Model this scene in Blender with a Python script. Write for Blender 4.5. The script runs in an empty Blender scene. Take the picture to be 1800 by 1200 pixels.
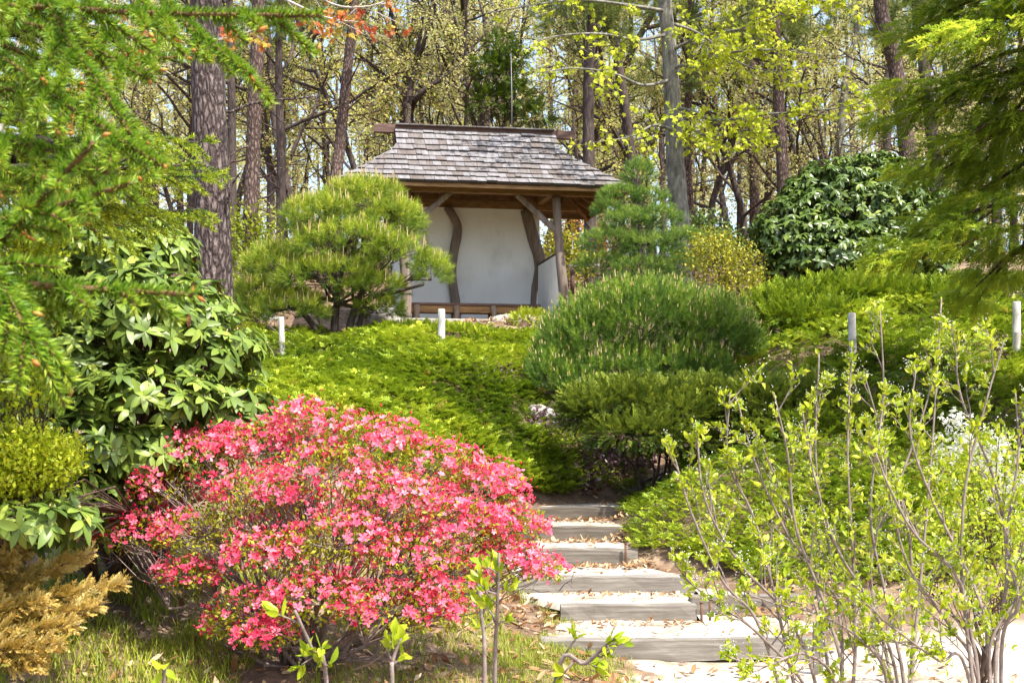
import bpy, math
import numpy as np
from math import sin, cos, pi, radians, tan

# ------------------------------------------------------------------ scene, camera, light
scene = bpy.context.scene
COL = scene.collection
FPX, HZ, CAMZ = 2500.0, 770.0, 1.6           # focal length in photo pixels, horizon row, eye height

cam_data = bpy.data.cameras.new('camera')
cam = bpy.data.objects.new('camera', cam_data)
COL.objects.link(cam)
cam.location = (0, 0, CAMZ)
cam.rotation_euler = (radians(90), 0, 0)
cam_data.sensor_width = 36.0
cam_data.lens = 50.0
cam_data.shift_y = 170.0 / 1800.0
cam_data.clip_start = 0.05
cam_data.clip_end = 2000.0
cam_data.dof.use_dof = True
cam_data.dof.focus_distance = 14.0
cam_data.dof.aperture_fstop = 20.0
scene.camera = cam

SUN_EL, SUN_AZ = radians(59), radians(139)     # azimuth clockwise from +Y
world = bpy.data.worlds.new('World')
scene.world = world
world.use_nodes = True
wn = world.node_tree
sky = wn.nodes.new('ShaderNodeTexSky')
sky.sky_type = 'NISHITA'
sky.sun_disc = False
sky.sun_elevation = SUN_EL
sky.sun_rotation = SUN_AZ
sky.air_density = 1.0
sky.dust_density = 3.0
sky.ozone_density = 1.0
bg = wn.nodes['Background']
bg.inputs['Strength'].default_value = 0.15
wn.links.new(sky.outputs['Color'], bg.inputs['Color'])

sun_data = bpy.data.lights.new('sun', 'SUN')
sun_data.energy = 3.4
sun_data.angle = radians(0.6)
sun_data.color = (1.0, 0.95, 0.86)
sun = bpy.data.objects.new('sun', sun_data)
COL.objects.link(sun)
sun.location = (10, -10, 40)
sun.rotation_euler = (pi / 2 - SUN_EL, 0, pi - SUN_AZ)

scene.view_settings.view_transform = 'Standard'
scene.view_settings.look = 'None'
scene.view_settings.exposure = 1.5
scene.view_settings.gamma = 1.0
cy = scene.cycles
cy.max_bounces = 6
cy.diffuse_bounces = 3
cy.glossy_bounces = 2
cy.transmission_bounces = 3
cy.transparent_max_bounces = 4
cy.sample_clamp_indirect = 6.0
cy.caustics_reflective = False
cy.caustics_refractive = False

# ------------------------------------------------------------------ helpers
R = np.random.default_rng(11)
UP = np.array([0, 0, 1.0])


def reseed(k):
    global R
    R = np.random.default_rng(k)


def nrmz(a):
    a = np.asarray(a, float)
    return a / np.maximum(np.linalg.norm(a, axis=-1, keepdims=True), 1e-9)


def at(px, py, Y):
    return np.array([(px - 900) / FPX * Y, Y, CAMZ + (HZ - py) / FPX * Y])


def proj(p):
    p = np.asarray(p, float)
    return 900 + p[..., 0] / p[..., 1] * FPX, HZ - (p[..., 2] - CAMZ) / p[..., 1] * FPX


def rdir(n):
    return nrmz(R.normal(size=(n, 3)))


ORG = {}
MASSES = {'candle_shoots', 'bud_shoots', 'bud_scales', 'leaf_buds', 'flower_buds', 'blossom', 'dead_leaves'}


class Geo:
    """Collects vertices / faces and links them as one mesh object."""

    def __init__(s):
        s.v, s.t, s.f, s.n = [], [], [], 0

    def add(s, v, faces, mat=0, tint=0.5):
        v = np.asarray(v, float).reshape(-1, 3)
        s.v.append(v)
        s.t.append(np.broadcast_to(np.asarray(tint, float), (len(v),)).astype(np.float32))
        for fa in (faces if isinstance(faces, list) else [faces]):
            s.f.append((np.asarray(fa, np.int64) + s.n, mat))
        s.n += len(v)

    def scatter(s, tpl, pos, M, scale, tint, mat=0):
        tv, tf = tpl
        n, k = len(pos), len(tv)
        if n == 0:
            return
        sc = np.asarray(scale, float)
        if sc.ndim == 2:
            tvs = tv[None] * sc[:, None, :]
            vv = np.einsum('nij,nkj->nki', M, tvs) + pos[:, None]
        else:
            sc = np.broadcast_to(sc, (n,))
            vv = np.einsum('nij,kj->nki', M, tv) * sc[:, None, None] + pos[:, None]
        off = np.arange(n)[:, None, None] * k
        tt = np.repeat(np.broadcast_to(np.asarray(tint, float), (n,)), k)
        s.add(vv.reshape(-1, 3), [(np.asarray(fa)[None] + off).reshape(-1, np.asarray(fa).shape[1]) for fa in tf], mat, tt)

    def build(s, name, mats, parent=None, smooth=True, local=False, origin=None):
        V = np.concatenate(s.v)
        org = np.zeros(3)
        if parent is not None:
            org = ORG.get(parent.name, np.zeros(3))
        elif origin is not None:
            org = np.asarray(origin, float)
        if not local:
            V = V - org
        me = bpy.data.meshes.new(name)
        me.vertices.add(len(V))
        me.vertices.foreach_set('co', V.astype(np.float32).ravel())
        loops = np.concatenate([f.ravel() for f, m in s.f]).astype(np.int32)
        sizes = np.concatenate([np.full(len(f), f.shape[1], np.int32) for f, m in s.f])
        mi = np.concatenate([np.full(len(f), m, np.int32) for f, m in s.f])
        starts = np.concatenate([[0], np.cumsum(sizes)[:-1]]).astype(np.int32)
        me.loops.add(len(loops))
        me.loops.foreach_set('vertex_index', loops)
        me.polygons.add(len(sizes))
        me.polygons.foreach_set('loop_start', starts)
        me.polygons.foreach_set('material_index', mi)
        me.polygons.foreach_set('use_smooth', np.full(len(sizes), bool(smooth)))
        a = me.attributes.new('tint', 'FLOAT', 'POINT')
        a.data.foreach_set('value', np.concatenate(s.t).astype(np.float32))
        me.update(calc_edges=True)
        for m in (mats if isinstance(mats, (list, tuple)) else [mats]):
            me.materials.append(m)
        o = bpy.data.objects.new(name, me)
        COL.objects.link(o)
        if name in MASSES: o['kind'] = 'stuff'
        if parent is not None:
            o.parent = parent
            ORG[o.name] = org
        elif origin is not None:
            o.location = org
            ORG[o.name] = org
        return o


def tag(o, label=None, cat=None, group=None, kind=None):
    if label: o['label'] = label
    if cat: o['category'] = cat
    if group: o['group'] = group
    if kind: o['kind'] = kind
    return o


def thing(name, label, cat, loc, group=None, rotz=0.0):
    o = bpy.data.objects.new(name, None)
    o.empty_display_size = 0.2
    COL.objects.link(o)
    o.location = tuple(float(c) for c in loc)
    o.rotation_euler = (0, 0, rotz)
    ORG[o.name] = np.asarray(loc, float)
    return tag(o, label, cat, group)


def frames(d, n):
    """Rotation matrices: template +Y -> d, template +Z as near n as possible."""
    y = nrmz(d)
    x = np.cross(y, n)
    bad = np.linalg.norm(x, axis=-1) < 1e-4
    if np.any(bad):
        x[bad] = np.cross(y[bad], np.array([0.31, 0.91, 0.27]))
    x = nrmz(x)
    z = np.cross(x, y)
    return np.stack([x, y, z], axis=-1)


def tube(g, pts, rad, sides=6, mat=0, tint=0.5, cap=True, lump=0.0):
    pts = np.asarray(pts, float)
    n = len(pts)
    rad = np.broadcast_to(np.asarray(rad, float), (n,))
    t = np.gradient(pts, axis=0)
    t = nrmz(t)
    ref = np.array([0.0, 1.0, 0.13]) if abs(nrmz(pts[-1] - pts[0])[1]) < 0.8 else np.array([1.0, 0.1, 0.0])
    x = nrmz(np.cross(t, ref))
    y = np.cross(t, x)
    a = np.arange(sides) / sides * 2 * pi
    rr = rad[:, None] * np.ones(sides)[None]
    if lump:
        rr = rr * (1 + R.normal(size=rr.shape) * lump)
    v = pts[:, None] + rr[..., None] * (cos_(a)[None, :, None] * x[:, None] + sin_(a)[None, :, None] * y[:, None])
    i = np.arange(n - 1)[:, None] * sides
    j = np.arange(sides)[None]
    f = np.stack([i + j, i + (j + 1) % sides, i + sides + (j + 1) % sides, i + sides + j], -1).reshape(-1, 4)
    fs = [f]
    if cap:
        fs.append(np.arange(sides)[None, ::-1].copy())
        fs.append((np.arange(sides) + (n - 1) * sides)[None])
    g.add(v.reshape(-1, 3), fs, mat, tint)


cos_, sin_ = np.cos, np.sin


def segtubes(g, P0, P1, r0, r1, sides=4, mat=0, tint=0.5):
    P0, P1 = np.asarray(P0, float), np.asarray(P1, float)
    n = len(P0)
    if n == 0:
        return
    r0, r1 = np.broadcast_to(r0, (n,)), np.broadcast_to(r1, (n,))
    t = nrmz(P1 - P0)
    ref = np.where(np.abs(t[:, 2:3]) > 0.9, np.array([[1.0, 0, 0]]), np.array([[0, 0, 1.0]]))
    x = nrmz(np.cross(t, ref))
    y = np.cross(t, x)
    a = np.arange(sides) / sides * 2 * pi
    ring = cos_(a)[None, :, None] * x[:, None] + sin_(a)[None, :, None] * y[:, None]
    v = np.concatenate([P0[:, None] + ring * r0[:, None, None], P1[:, None] + ring * r1[:, None, None]], 1)
    j = np.arange(sides)
    f = np.stack([j, (j + 1) % sides, sides + (j + 1) % sides, sides + j], -1)
    off = np.arange(n)[:, None, None] * 2 * sides
    g.add(v.reshape(-1, 3), (f[None] + off).reshape(-1, 4), mat, np.repeat(np.broadcast_to(tint, (n,)), 2 * sides))


def polyseg(pts):
    pts = np.asarray(pts, float)
    return pts[:-1], pts[1:]


def box(g, c, s, mat=0, tint=0.5, rot=0.0, bev=0.0, jit=0.0):
    """Chamfered box: centre c, full sizes s, turned about z."""
    hx, hy, hz = np.asarray(s, float) / 2
    b = min(bev, hx * .9, hy * .9, hz * .9)
    prof = [(-hx + b, -hy), (hx - b, -hy), (hx, -hy + b), (hx, hy - b), (hx - b, hy), (-hx + b, hy), (-hx, hy - b), (-hx, -hy + b)] if b > 0 else [(-hx, -hy), (hx, -hy), (hx, hy), (-hx, hy)]
    prof = np.array(prof)
    k = len(prof)
    rings = []
    for z, ins in ((-hz, b), (-hz + b, 0), (hz - b, 0), (hz, b)) if b > 0 else ((-hz, 0), (hz, 0)):
        q = prof * np.array([(hx - ins) / hx, (hy - ins) / hy])
        rings.append(np.c_[q, np.full(k, z)])
    v = np.concatenate(rings)
    if jit:
        v = v + R.normal(size=v.shape) * jit
    n = len(rings)
    i = np.arange(n - 1)[:, None] * k
    j = np.arange(k)[None]
    f = np.stack([i + j, i + (j + 1) % k, i + k + (j + 1) % k, i + k + j], -1).reshape(-1, 4)
    cr, sr = cos(rot), sin(rot)
    v = v @ np.array([[cr, sr, 0], [-sr, cr, 0], [0, 0, 1]]) + np.asarray(c, float)
    g.add(v, [f, np.arange(k)[None, ::-1].copy(), (np.arange(k) + (n - 1) * k)[None]], mat, tint)


def beam(g, a, b, w, h, mat=0, tint=0.5, bev=0.006):
    """Square timber between two points (w across, h in the upright plane)."""
    a, b = np.asarray(a, float), np.asarray(b, float)
    t = nrmz(b - a)
    x = nrmz(np.cross(t, UP)) if abs(t[2]) < .98 else np.array([1.0, 0, 0])
    y = np.cross(x, t)
    P = [(-w / 2 + bev, -h / 2), (w / 2 - bev, -h / 2), (w / 2, -h / 2 + bev), (w / 2, h / 2 - bev), (w / 2 - bev, h / 2), (-w / 2 + bev, h / 2), (-w / 2, h / 2 - bev), (-w / 2, -h / 2 + bev)]
    v = np.array([e + x * p + y * q for e in (a, b) for p, q in P])
    j = np.arange(8)
    f = np.stack([j, (j + 1) % 8, 8 + (j + 1) % 8, 8 + j], -1)
    g.add(v, [f, j[None, ::-1].copy(), (j + 8)[None]], mat, tint)


# ------------------------------------------------------------------ materials
def newmat(name):
    m = bpy.data.materials.new(name)
    m.use_nodes = True
    nt = m.node_tree
    return m, nt, nt.nodes['Principled BSDF'], nt.nodes['Material Output']


def ramp(nt, cols, src=None):
    r = nt.nodes.new('ShaderNodeValToRGB')
    e = r.color_ramp.elements
    while len(e) < len(cols):
        e.new(0.5)
    for k, c in enumerate(cols):
        pos = k / max(1, len(cols) - 1)
        if len(c) == 4:
            pos = c[3]
        e[k].position = pos
        e[k].color = (c[0], c[1], c[2], 1)
    if src is not None:
        nt.links.new(src, r.inputs['Fac'])
    return r.outputs['Color']


def tintnode(nt):
    a = nt.nodes.new('ShaderNodeAttribute')
    a.attribute_name = 'tint'
    return a.outputs['Fac']


def leafmat(name, cols, trans=0.3, rough=0.5, spec=0.3):
    m, nt, bs, out = newmat(name)
    c = ramp(nt, cols, tintnode(nt))
    nt.links.new(c, bs.inputs['Base Color'])
    bs.inputs['Roughness'].default_value = rough
    bs.inputs['Specular IOR Level'].default_value = spec
    tr = nt.nodes.new('ShaderNodeBsdfTranslucent')
    nt.links.new(c, tr.inputs['Color'])
    mx = nt.nodes.new('ShaderNodeMixShader')
    mx.inputs[0].default_value = trans
    nt.links.new(bs.outputs[0], mx.inputs[1])
    nt.links.new(tr.outputs[0], mx.inputs[2])
    nt.links.new(mx.outputs[0], out.inputs['Surface'])
    return m


def texmat(name, cols, scale=(8, 8, 8), detail=6, rough=0.85, bump=0.3, dist=0.02, tintmix=0.0, tintcols=None, kind='noise', spec=0.25, coords='Object'):
    """Noise / voronoi driven colour with bump, optional per-piece tint."""
    m, nt, bs, out = newmat(name)
    tc = nt.nodes.new('ShaderNodeTexCoord')
    mp = nt.nodes.new('ShaderNodeMapping')
    mp.inputs['Scale'].default_value = scale
    nt.links.new(tc.outputs[coords], mp.inputs['Vector'])
    if kind == 'voronoi':
        t0 = nt.nodes.new('ShaderNodeTexNoise')
        t0.inputs['Scale'].default_value = 2.0
        nt.links.new(mp.outputs[0], t0.inputs['Vector'])
        ad = nt.nodes.new('ShaderNodeMixRGB')
        ad.blend_type = 'ADD'
        ad.inputs[0].default_value = 0.6
        nt.links.new(mp.outputs[0], ad.inputs[1])
        nt.links.new(t0.outputs['Color'], ad.inputs[2])
        t = nt.nodes.new('ShaderNodeTexVoronoi')
        t.feature = 'DISTANCE_TO_EDGE'
        t.inputs['Scale'].default_value = 1.0
        nt.links.new(ad.outputs[0], t.inputs['Vector'])
        n2 = nt.nodes.new('ShaderNodeTexNoise')
        n2.inputs['Scale'].default_value = 3.0
        n2.inputs['Detail'].default_value = 8
        nt.links.new(mp.outputs[0], n2.inputs['Vector'])
        mm = nt.nodes.new('ShaderNodeMath')
        mm.operation = 'MULTIPLY_ADD'
        mm.inputs[1].default_value = 1.6
        nt.links.new(t.outputs['Distance'], mm.inputs[0])
        mm2 = nt.nodes.new('ShaderNodeMath')
        mm2.operation = 'MULTIPLY'
        mm2.inputs[1].default_value = 0.55
        nt.links.new(n2.outputs['Fac'], mm2.inputs[0])
        nt.links.new(mm2.outputs[0], mm.inputs[2])
        fac = mm.outputs[0]
    else:
        t = nt.nodes.new('ShaderNodeTexNoise')
        t.inputs['Scale'].default_value = 1.0
        t.inputs['Detail'].default_value = detail
        t.inputs['Roughness'].default_value = 0.65
        nt.links.new(mp.outputs[0], t.inputs['Vector'])
        fac = t.outputs['Fac']
    c = ramp(nt, cols, fac)
    if tintmix:
        c2 = ramp(nt, tintcols, tintnode(nt))
        mx = nt.nodes.new('ShaderNodeMixRGB')
        mx.blend_type = 'MULTIPLY'
        mx.inputs[0].default_value = tintmix
        nt.links.new(c, mx.inputs[1])
        nt.links.new(c2, mx.inputs[2])
        c = mx.outputs[0]
    nt.links.new(c, bs.inputs['Base Color'])
    bs.inputs['Roughness'].default_value = rough
    bs.inputs['Specular IOR Level'].default_value = spec
    if bump:
        b = nt.nodes.new('ShaderNodeBump')
        b.inputs['Strength'].default_value = bump
        b.inputs['Distance'].default_value = dist
        nt.links.new(fac, b.inputs['Height'])
        nt.links.new(b.outputs[0], bs.inputs['Normal'])
    return m


M = {}
M['bark_pine'] = texmat('bark_pine', [(.02, .013, .012, .2), (.07, .05, .046, .45), (.19, .148, .135, .8)], (16, 16, 5), kind='voronoi', bump=1.0, dist=0.05)
M['bark_brown'] = texmat('bark_brown', [(.03, .019, .015, .25), (.095, .062, .05, .5), (.20, .145, .12, .85)], (22, 22, 7), kind='voronoi', bump=.8, dist=0.03)
M['bark_dark'] = texmat('bark_dark', [(.025, .018, .016, .3), (.075, .055, .048, .55), (.15, .12, .105, .8)], (22, 22, 6), kind='noise', bump=.8, dist=0.03)
M['bark_grey'] = texmat('bark_grey', [(.05, .046, .038, .3), (.16, .15, .125, .5), (.30, .29, .25, .72)], (14, 14, 5), bump=.6, dist=0.02)
M['twig_grey'] = texmat('twig_grey', [(.12, .09, .075, .3), (.26, .205, .18, .6), (.40, .34, .30, .8)], (40, 40, 25), bump=.2, dist=.003)
M['twig_brown'] = texmat('twig_brown', [(.05, .03, .022, .3), (.13, .085, .06, .7)], (40, 40, 25), bump=.2, dist=.003)
M['twig_spruce'] = texmat('spruce_twig', [(.08, .045, .022, .3), (.20, .11, .05, .7)], (60, 60, 60), bump=.2, dist=.002)
M['twig_pale'] = texmat('twig_pale', [(.28, .25, .22, .3), (.5, .47, .43, .7)], (30, 30, 30), bump=.2, dist=.003)
M['leaf_spruce'] = leafmat('spruce_needles', [(.045, .115, .012), (.11, .23, .018), (.25, .38, .025), (.46, .51, .05)], .3, .4, .35)
M['leaf_spruce_far'] = leafmat('distant_spruce_needles', [(.05, .11, .012), (.11, .21, .018), (.26, .35, .02), (.46, .52, .03)], .32, .5, .3)
M['bud_orange'] = leafmat('spruce_bud_scales', [(.38, .12, .02), (.50, .22, .05), (.46, .32, .08)], .2, .5, .3)
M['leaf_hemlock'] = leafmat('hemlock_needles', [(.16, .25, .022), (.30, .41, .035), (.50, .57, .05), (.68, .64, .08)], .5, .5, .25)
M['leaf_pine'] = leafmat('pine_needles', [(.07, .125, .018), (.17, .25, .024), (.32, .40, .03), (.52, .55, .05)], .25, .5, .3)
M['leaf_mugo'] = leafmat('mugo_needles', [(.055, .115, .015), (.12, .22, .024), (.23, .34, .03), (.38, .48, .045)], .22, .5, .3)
M['leaf_bluepine'] = leafmat('blue_pine_needles', [(.045, .095, .02), (.10, .19, .03), (.21, .32, .04), (.36, .44, .06)], .22, .5, .3)
M['candle'] = leafmat('pine_candles', [(.42, .30, .12), (.55, .44, .22)], .1, .6, .2)
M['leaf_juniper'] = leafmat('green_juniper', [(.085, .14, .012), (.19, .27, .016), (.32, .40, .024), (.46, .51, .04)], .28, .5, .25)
M['leaf_lime'] = leafmat('lime_juniper', [(.10, .16, .012), (.20, .28, .014), (.33, .40, .02), (.45, .49, .04)], .28, .5, .25)
M['leaf_olive'] = leafmat('olive_juniper', [(.045, .075, .012), (.10, .145, .018), (.19, .24, .024), (.32, .36, .04)], .25, .5, .25)
M['leaf_gold'] = leafmat('golden_juniper', [(.22, .20, .04), (.42, .30, .06), (.60, .42, .11), (.60, .50, .20)], .28, .55, .2)
M['leaf_rhodo'] = leafmat('rhododendron_leaves', [(.07, .12, .02), (.145, .22, .032), (.235, .32, .046), (.39, .46, .075)], .25, .42, .45)
M['leaf_rhodo_dark'] = leafmat('dark_rhododendron_leaves', [(.04, .075, .014), (.08, .135, .02), (.13, .195, .028), (.25, .32, .045)], .2, .36, .5)
M['leaf_dead'] = leafmat('dead_leaves', [(.12, .05, .025), (.28, .14, .06), (.42, .27, .14), (.58, .47, .33)], .15, .7, .15)
M['leaf_privet'] = leafmat('yellow_green_leaves', [(.26, .34, .014), (.42, .50, .018), (.56, .60, .025), (.62, .62, .06)], .35, .45, .3)
M['leaf_holly'] = leafmat('olive_yellow_leaves', [(.11, .13, .012), (.21, .23, .018), (.34, .32, .02), (.46, .40, .04)], .3, .45, .3)
M['leaf_fresh'] = leafmat('fresh_spring_leaves', [(.19, .30, .012), (.32, .42, .015), (.46, .52, .02), (.58, .57, .06)], .38, .4, .35)
M['leaf_maple'] = leafmat('young_maple_leaves', [(.26, .33, .015), (.42, .49, .02), (.55, .60, .03), (.62, .62, .08)], .42, .5, .25)
M['leaf_red'] = leafmat('red_maple_leaves', [(.40, .07, .03), (.50, .17, .04), (.52, .30, .06), (.46, .40, .05)], .4, .5, .25)
M['leaf_oak'] = leafmat('young_oak_leaves', [(.46, .34, .18), (.58, .49, .20), (.57, .58, .14), (.48, .57, .10)], .48, .6, .15)
M['leaf_wood'] = leafmat('far_wood_leaves', [(.32, .36, .10), (.52, .50, .18), (.60, .52, .28), (.54, .58, .16)], .48, .6, .15)
M['leaf_pinecrown'] = leafmat('pine_crown_needles', [(.07, .10, .025), (.14, .18, .04), (.24, .27, .06)], .25, .6, .2)
M['leaf_cedar'] = leafmat('cedar_sprays', [(.05, .09, .012), (.10, .16, .016), (.18, .24, .02)], .25, .6, .2)
M['leaf_purple'] = leafmat('purple_leaves', [(.05, .02, .035), (.12, .05, .075), (.20, .12, .13), (.34, .28, .28)], .2, .4, .45)
M['petal'] = leafmat('azalea_petals', [(.70, .035, .095), (.80, .095, .19), (.86, .20, .31), (.90, .40, .47)], .4, .75, .1)
M['bud_red'] = leafmat('azalea_buds', [(.48, .006, .022), (.64, .018, .05), (.70, .05, .09)], .25, .45, .3)
M['leaf_azalea'] = leafmat('azalea_leaves', [(.12, .17, .012), (.24, .29, .015), (.36, .38, .02), (.44, .28, .03)], .35, .45, .3)
M['white_flower'] = leafmat('white_blossom', [(.50, .54, .36), (.66, .67, .57), (.74, .74, .68)], .3, .6, .2)
M['grass'] = leafmat('grass_blades', [(.11, .16, .014), (.22, .29, .018), (.34, .38, .03), (.48, .42, .14)], .35, .5, .25)
M['wood_weathered'] = texmat('weathered_timber', [(.09, .08, .066, .25), (.19, .172, .15, .5), (.33, .31, .28, .78)], (2.2, 30, 40), 9, .85, .5, .006, 1.0, [(.42, .37, .31), (.80, .78, .74), (1.1, 1.1, 1.1)])
M['wood_brown'] = texmat('brown_timber', [(.10, .055, .022, .25), (.24, .135, .055, .55), (.36, .22, .10, .8)], (4, 30, 30), 8, .7, .3, .004)
M['wood_dark'] = texmat('dark_timber', [(.05, .028, .022, .25), (.12, .07, .055, .55), (.19, .12, .10, .8)], (4, 30, 30), 8, .7, .3, .004)
M['post_wood'] = texmat('peeled_log', [(.10, .075, .058, .25), (.20, .155, .125, .5), (.33, .28, .245, .8)], (14, 14, 2.2), 8, .8, .4, .006)
M['bamboo'] = texmat('pale_post_wood', [(.17, .15, .12, .28), (.42, .40, .36, .48), (.60, .58, .55, .7)], (16, 16, 4), 8, .7, .2, .004)
M['plaster'] = texmat('white_plaster', [(.64, .63, .58, .28), (.82, .82, .79, .5), (.88, .88, .86, .75)], (1.6, 1.6, .9), 10, .9, .12, .004)
M['shingle'] = texmat('cedar_shingles', [(.10, .088, .082, .2), (.19, .18, .178, .5), (.28, .28, .285, .8)], (26, 3.2, 3.2), 8, .75, .4, .006, .95,
                      [(.58, .50, .44), (.74, .71, .70), (.88, .87, .88), (1.0, 1.0, 1.02)])
M['shingle_end_shade'] = texmat('shingle_butt_shade', [(.03, .025, .022, .25), (.07, .06, .055, .7)], (20, 20, 20), 6, .9, .2, .004)  # dark butt faces: shadow line of each shingle course, painted into the colour
M['stone'] = texmat('granite', [(.16, .145, .12, .25), (.31, .285, .25, .5), (.46, .43, .39, .75)], (7, 7, 7), 10, .9, .6, .02)
M['sand'] = texmat('pale_sand', [(.19, .14, .09, .3), (.36, .31, .24, .46), (.50, .46, .40, .66)], (3.5, 3.5, 3.5), 12, .95, .5, .01)
M['steel'] = texmat('grey_metal', [(.16, .16, .16), (.26, .26, .26)], (20, 20, 20), rough=.5, bump=0)
M['rust'] = texmat('rusty_iron', [(.07, .035, .02), (.20, .10, .06)], (40, 40, 20), rough=.8, bump=.2, dist=.002)
M['green_paint'] = texmat('green_tag', [(.02, .16, .13), (.05, .24, .2)], (20, 20, 20), rough=.5, bump=0)


# ------------------------------------------------------------------ terrain
PROF = np.array([(-400, 0), (0, 0), (8, 0.0), (10, .12), (12, .55), (14, 1.02), (16, 1.58), (18, 2.2), (20, 2.76), (23, 3.30), (25, 3.62), (30, 4.6), (38, 6.3), (45, 7.6), (55, 8.3), (80, 8.5), (900, 8.5)])
CTL = []
# (x, Y, z): trough of the steps
for x, y, z in ((.95, 9.4, -.10), (1.8, 9.4, -.1), (3.0, 9.6, -.05), (.9, 10.7, -.10), (2.2, 10.7, -.06), (3.4, 10.9, .1), (1.1, 11.7, .04), (2.3, 11.9, .12), (1.0, 12.6, .2), (1.75, 12.8, .24),
                (.75, 13.5, .33), (.75, 14.6, .48), (.85, 15.7, .62), (1.5, 17.0, .86), (1.9, 18.0, 1.5),
                (-.6, 10.6, .28), (-1.6, 10.5, .4), (-2.4, 9.5, .3), (-3.2, 9.5, .45), (-3.2, 11.5, 1.0), (-1.8, 12.6, .95), (-1.0, 13.3, .95), (-1.0, 15.0, 1.35), (-.5, 16.9, 1.75), (-.1, 12.6, .22), (-.15, 13.5, .36), (-.15, 14.6, .5), (-.1, 15.7, .66), (.5, 17.2, 1.35),
                (1.9, 14.0, .85), (2.6, 13.2, .75), (2.2, 15.6, 1.35), (3.5, 14, 1.1), (4.7, 20, 3.05), (7.3, 21, 3.4), (4.5, 17.5, 2.3), (-.95, 20, 2.75), (-3.9, 24, 3.1), (-3.8, 18, 2.5), (3.5, 23.5, 3.75), (5.5, 24, 3.95),
                (-.5, 25, 3.62), (-.5, 27, 3.66), (-2, 26, 3.62), (1.2, 26, 3.64), (-2, 24, 3.4), (.8, 24, 3.55), (-1.5, 9.0, .1), (0, 8.5, -.02)):
    CTL.append((x, y, z))
CTL = np.array(CTL)


def prof(y):
    return np.interp(y, PROF[:, 0], PROF[:, 1])


SIG = 1.35
_A = np.exp(-((CTL[:, None, 0] - CTL[None, :, 0]) ** 2 + (CTL[:, None, 1] - CTL[None, :, 1]) ** 2) / (2 * SIG ** 2))
_W = np.linalg.solve(_A + np.eye(len(CTL)) * .06, CTL[:, 2] - prof(CTL[:, 1]))


def H(x, y):
    x, y = np.asarray(x, float), np.asarray(y, float)
    sh = x.shape
    xf, yf = np.atleast_1d(x).ravel(), np.atleast_1d(y).ravel()
    z = prof(yf)
    K = np.exp(-((xf[:, None] - CTL[None, :, 0]) ** 2 + (yf[:, None] - CTL[None, :, 1]) ** 2) / (2 * SIG ** 2))
    z = z + K @ _W
    far = np.clip((yf - 26) / 15, 0, 1)
    z = z + .018 * np.sin(xf * 3.1 + 1) * np.sin(yf * 2.7) + .3 * far * np.sin(xf * .13 + .7) * np.sin(yf * .11)
    z = z.reshape(sh) if sh else float(z[0])
    return z


def gpt(px, Y, dz=0.0):
    x = (px - 900) / FPX * Y
    return np.array([x, Y, H(x, Y) + dz])


def onray(px, py, y0=5.0, y1=60.0):
    """Where the sight line through a photo pixel meets the ground."""
    ys = np.linspace(y0, y1, 600)
    xs = (px - 900) / FPX * ys
    zs = CAMZ + (HZ - py) / FPX * ys
    hit = np.nonzero(zs <= H(xs, ys))[0]
    k = hit[0] if len(hit) else -1
    return np.array([xs[k], ys[k], H(xs[k], ys[k])])


def inpoly(px, py, poly):
    poly = np.asarray(poly, float)
    ins = np.zeros(len(px), bool)
    j = len(poly) - 1
    for i in range(len(poly)):
        xi, yi = poly[i]
        xj, yj = poly[j]
        c = ((yi > py) != (yj > py)) & (px < (xj - xi) * (py - yi) / (yj - yi + 1e-9) + xi)
        ins ^= c
        j = i
    return ins


def vnoise(x, y, s, seed=0):
    """Cheap smooth 2-D value noise, 0..1."""
    r = np.random.default_rng(seed)
    T = r.random((64, 64))
    u, v = np.asarray(x) * s, np.asarray(y) * s
    i, j = np.floor(u).astype(int), np.floor(v).astype(int)
    fu, fv = u - i, v - j
    fu, fv = fu * fu * (3 - 2 * fu), fv * fv * (3 - 2 * fv)
    g = lambda a, b: T[a % 64, b % 64]
    return (g(i, j) * (1 - fu) + g(i + 1, j) * fu) * (1 - fv) + (g(i, j + 1) * (1 - fu) + g(i + 1, j + 1) * fu) * fv


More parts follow.
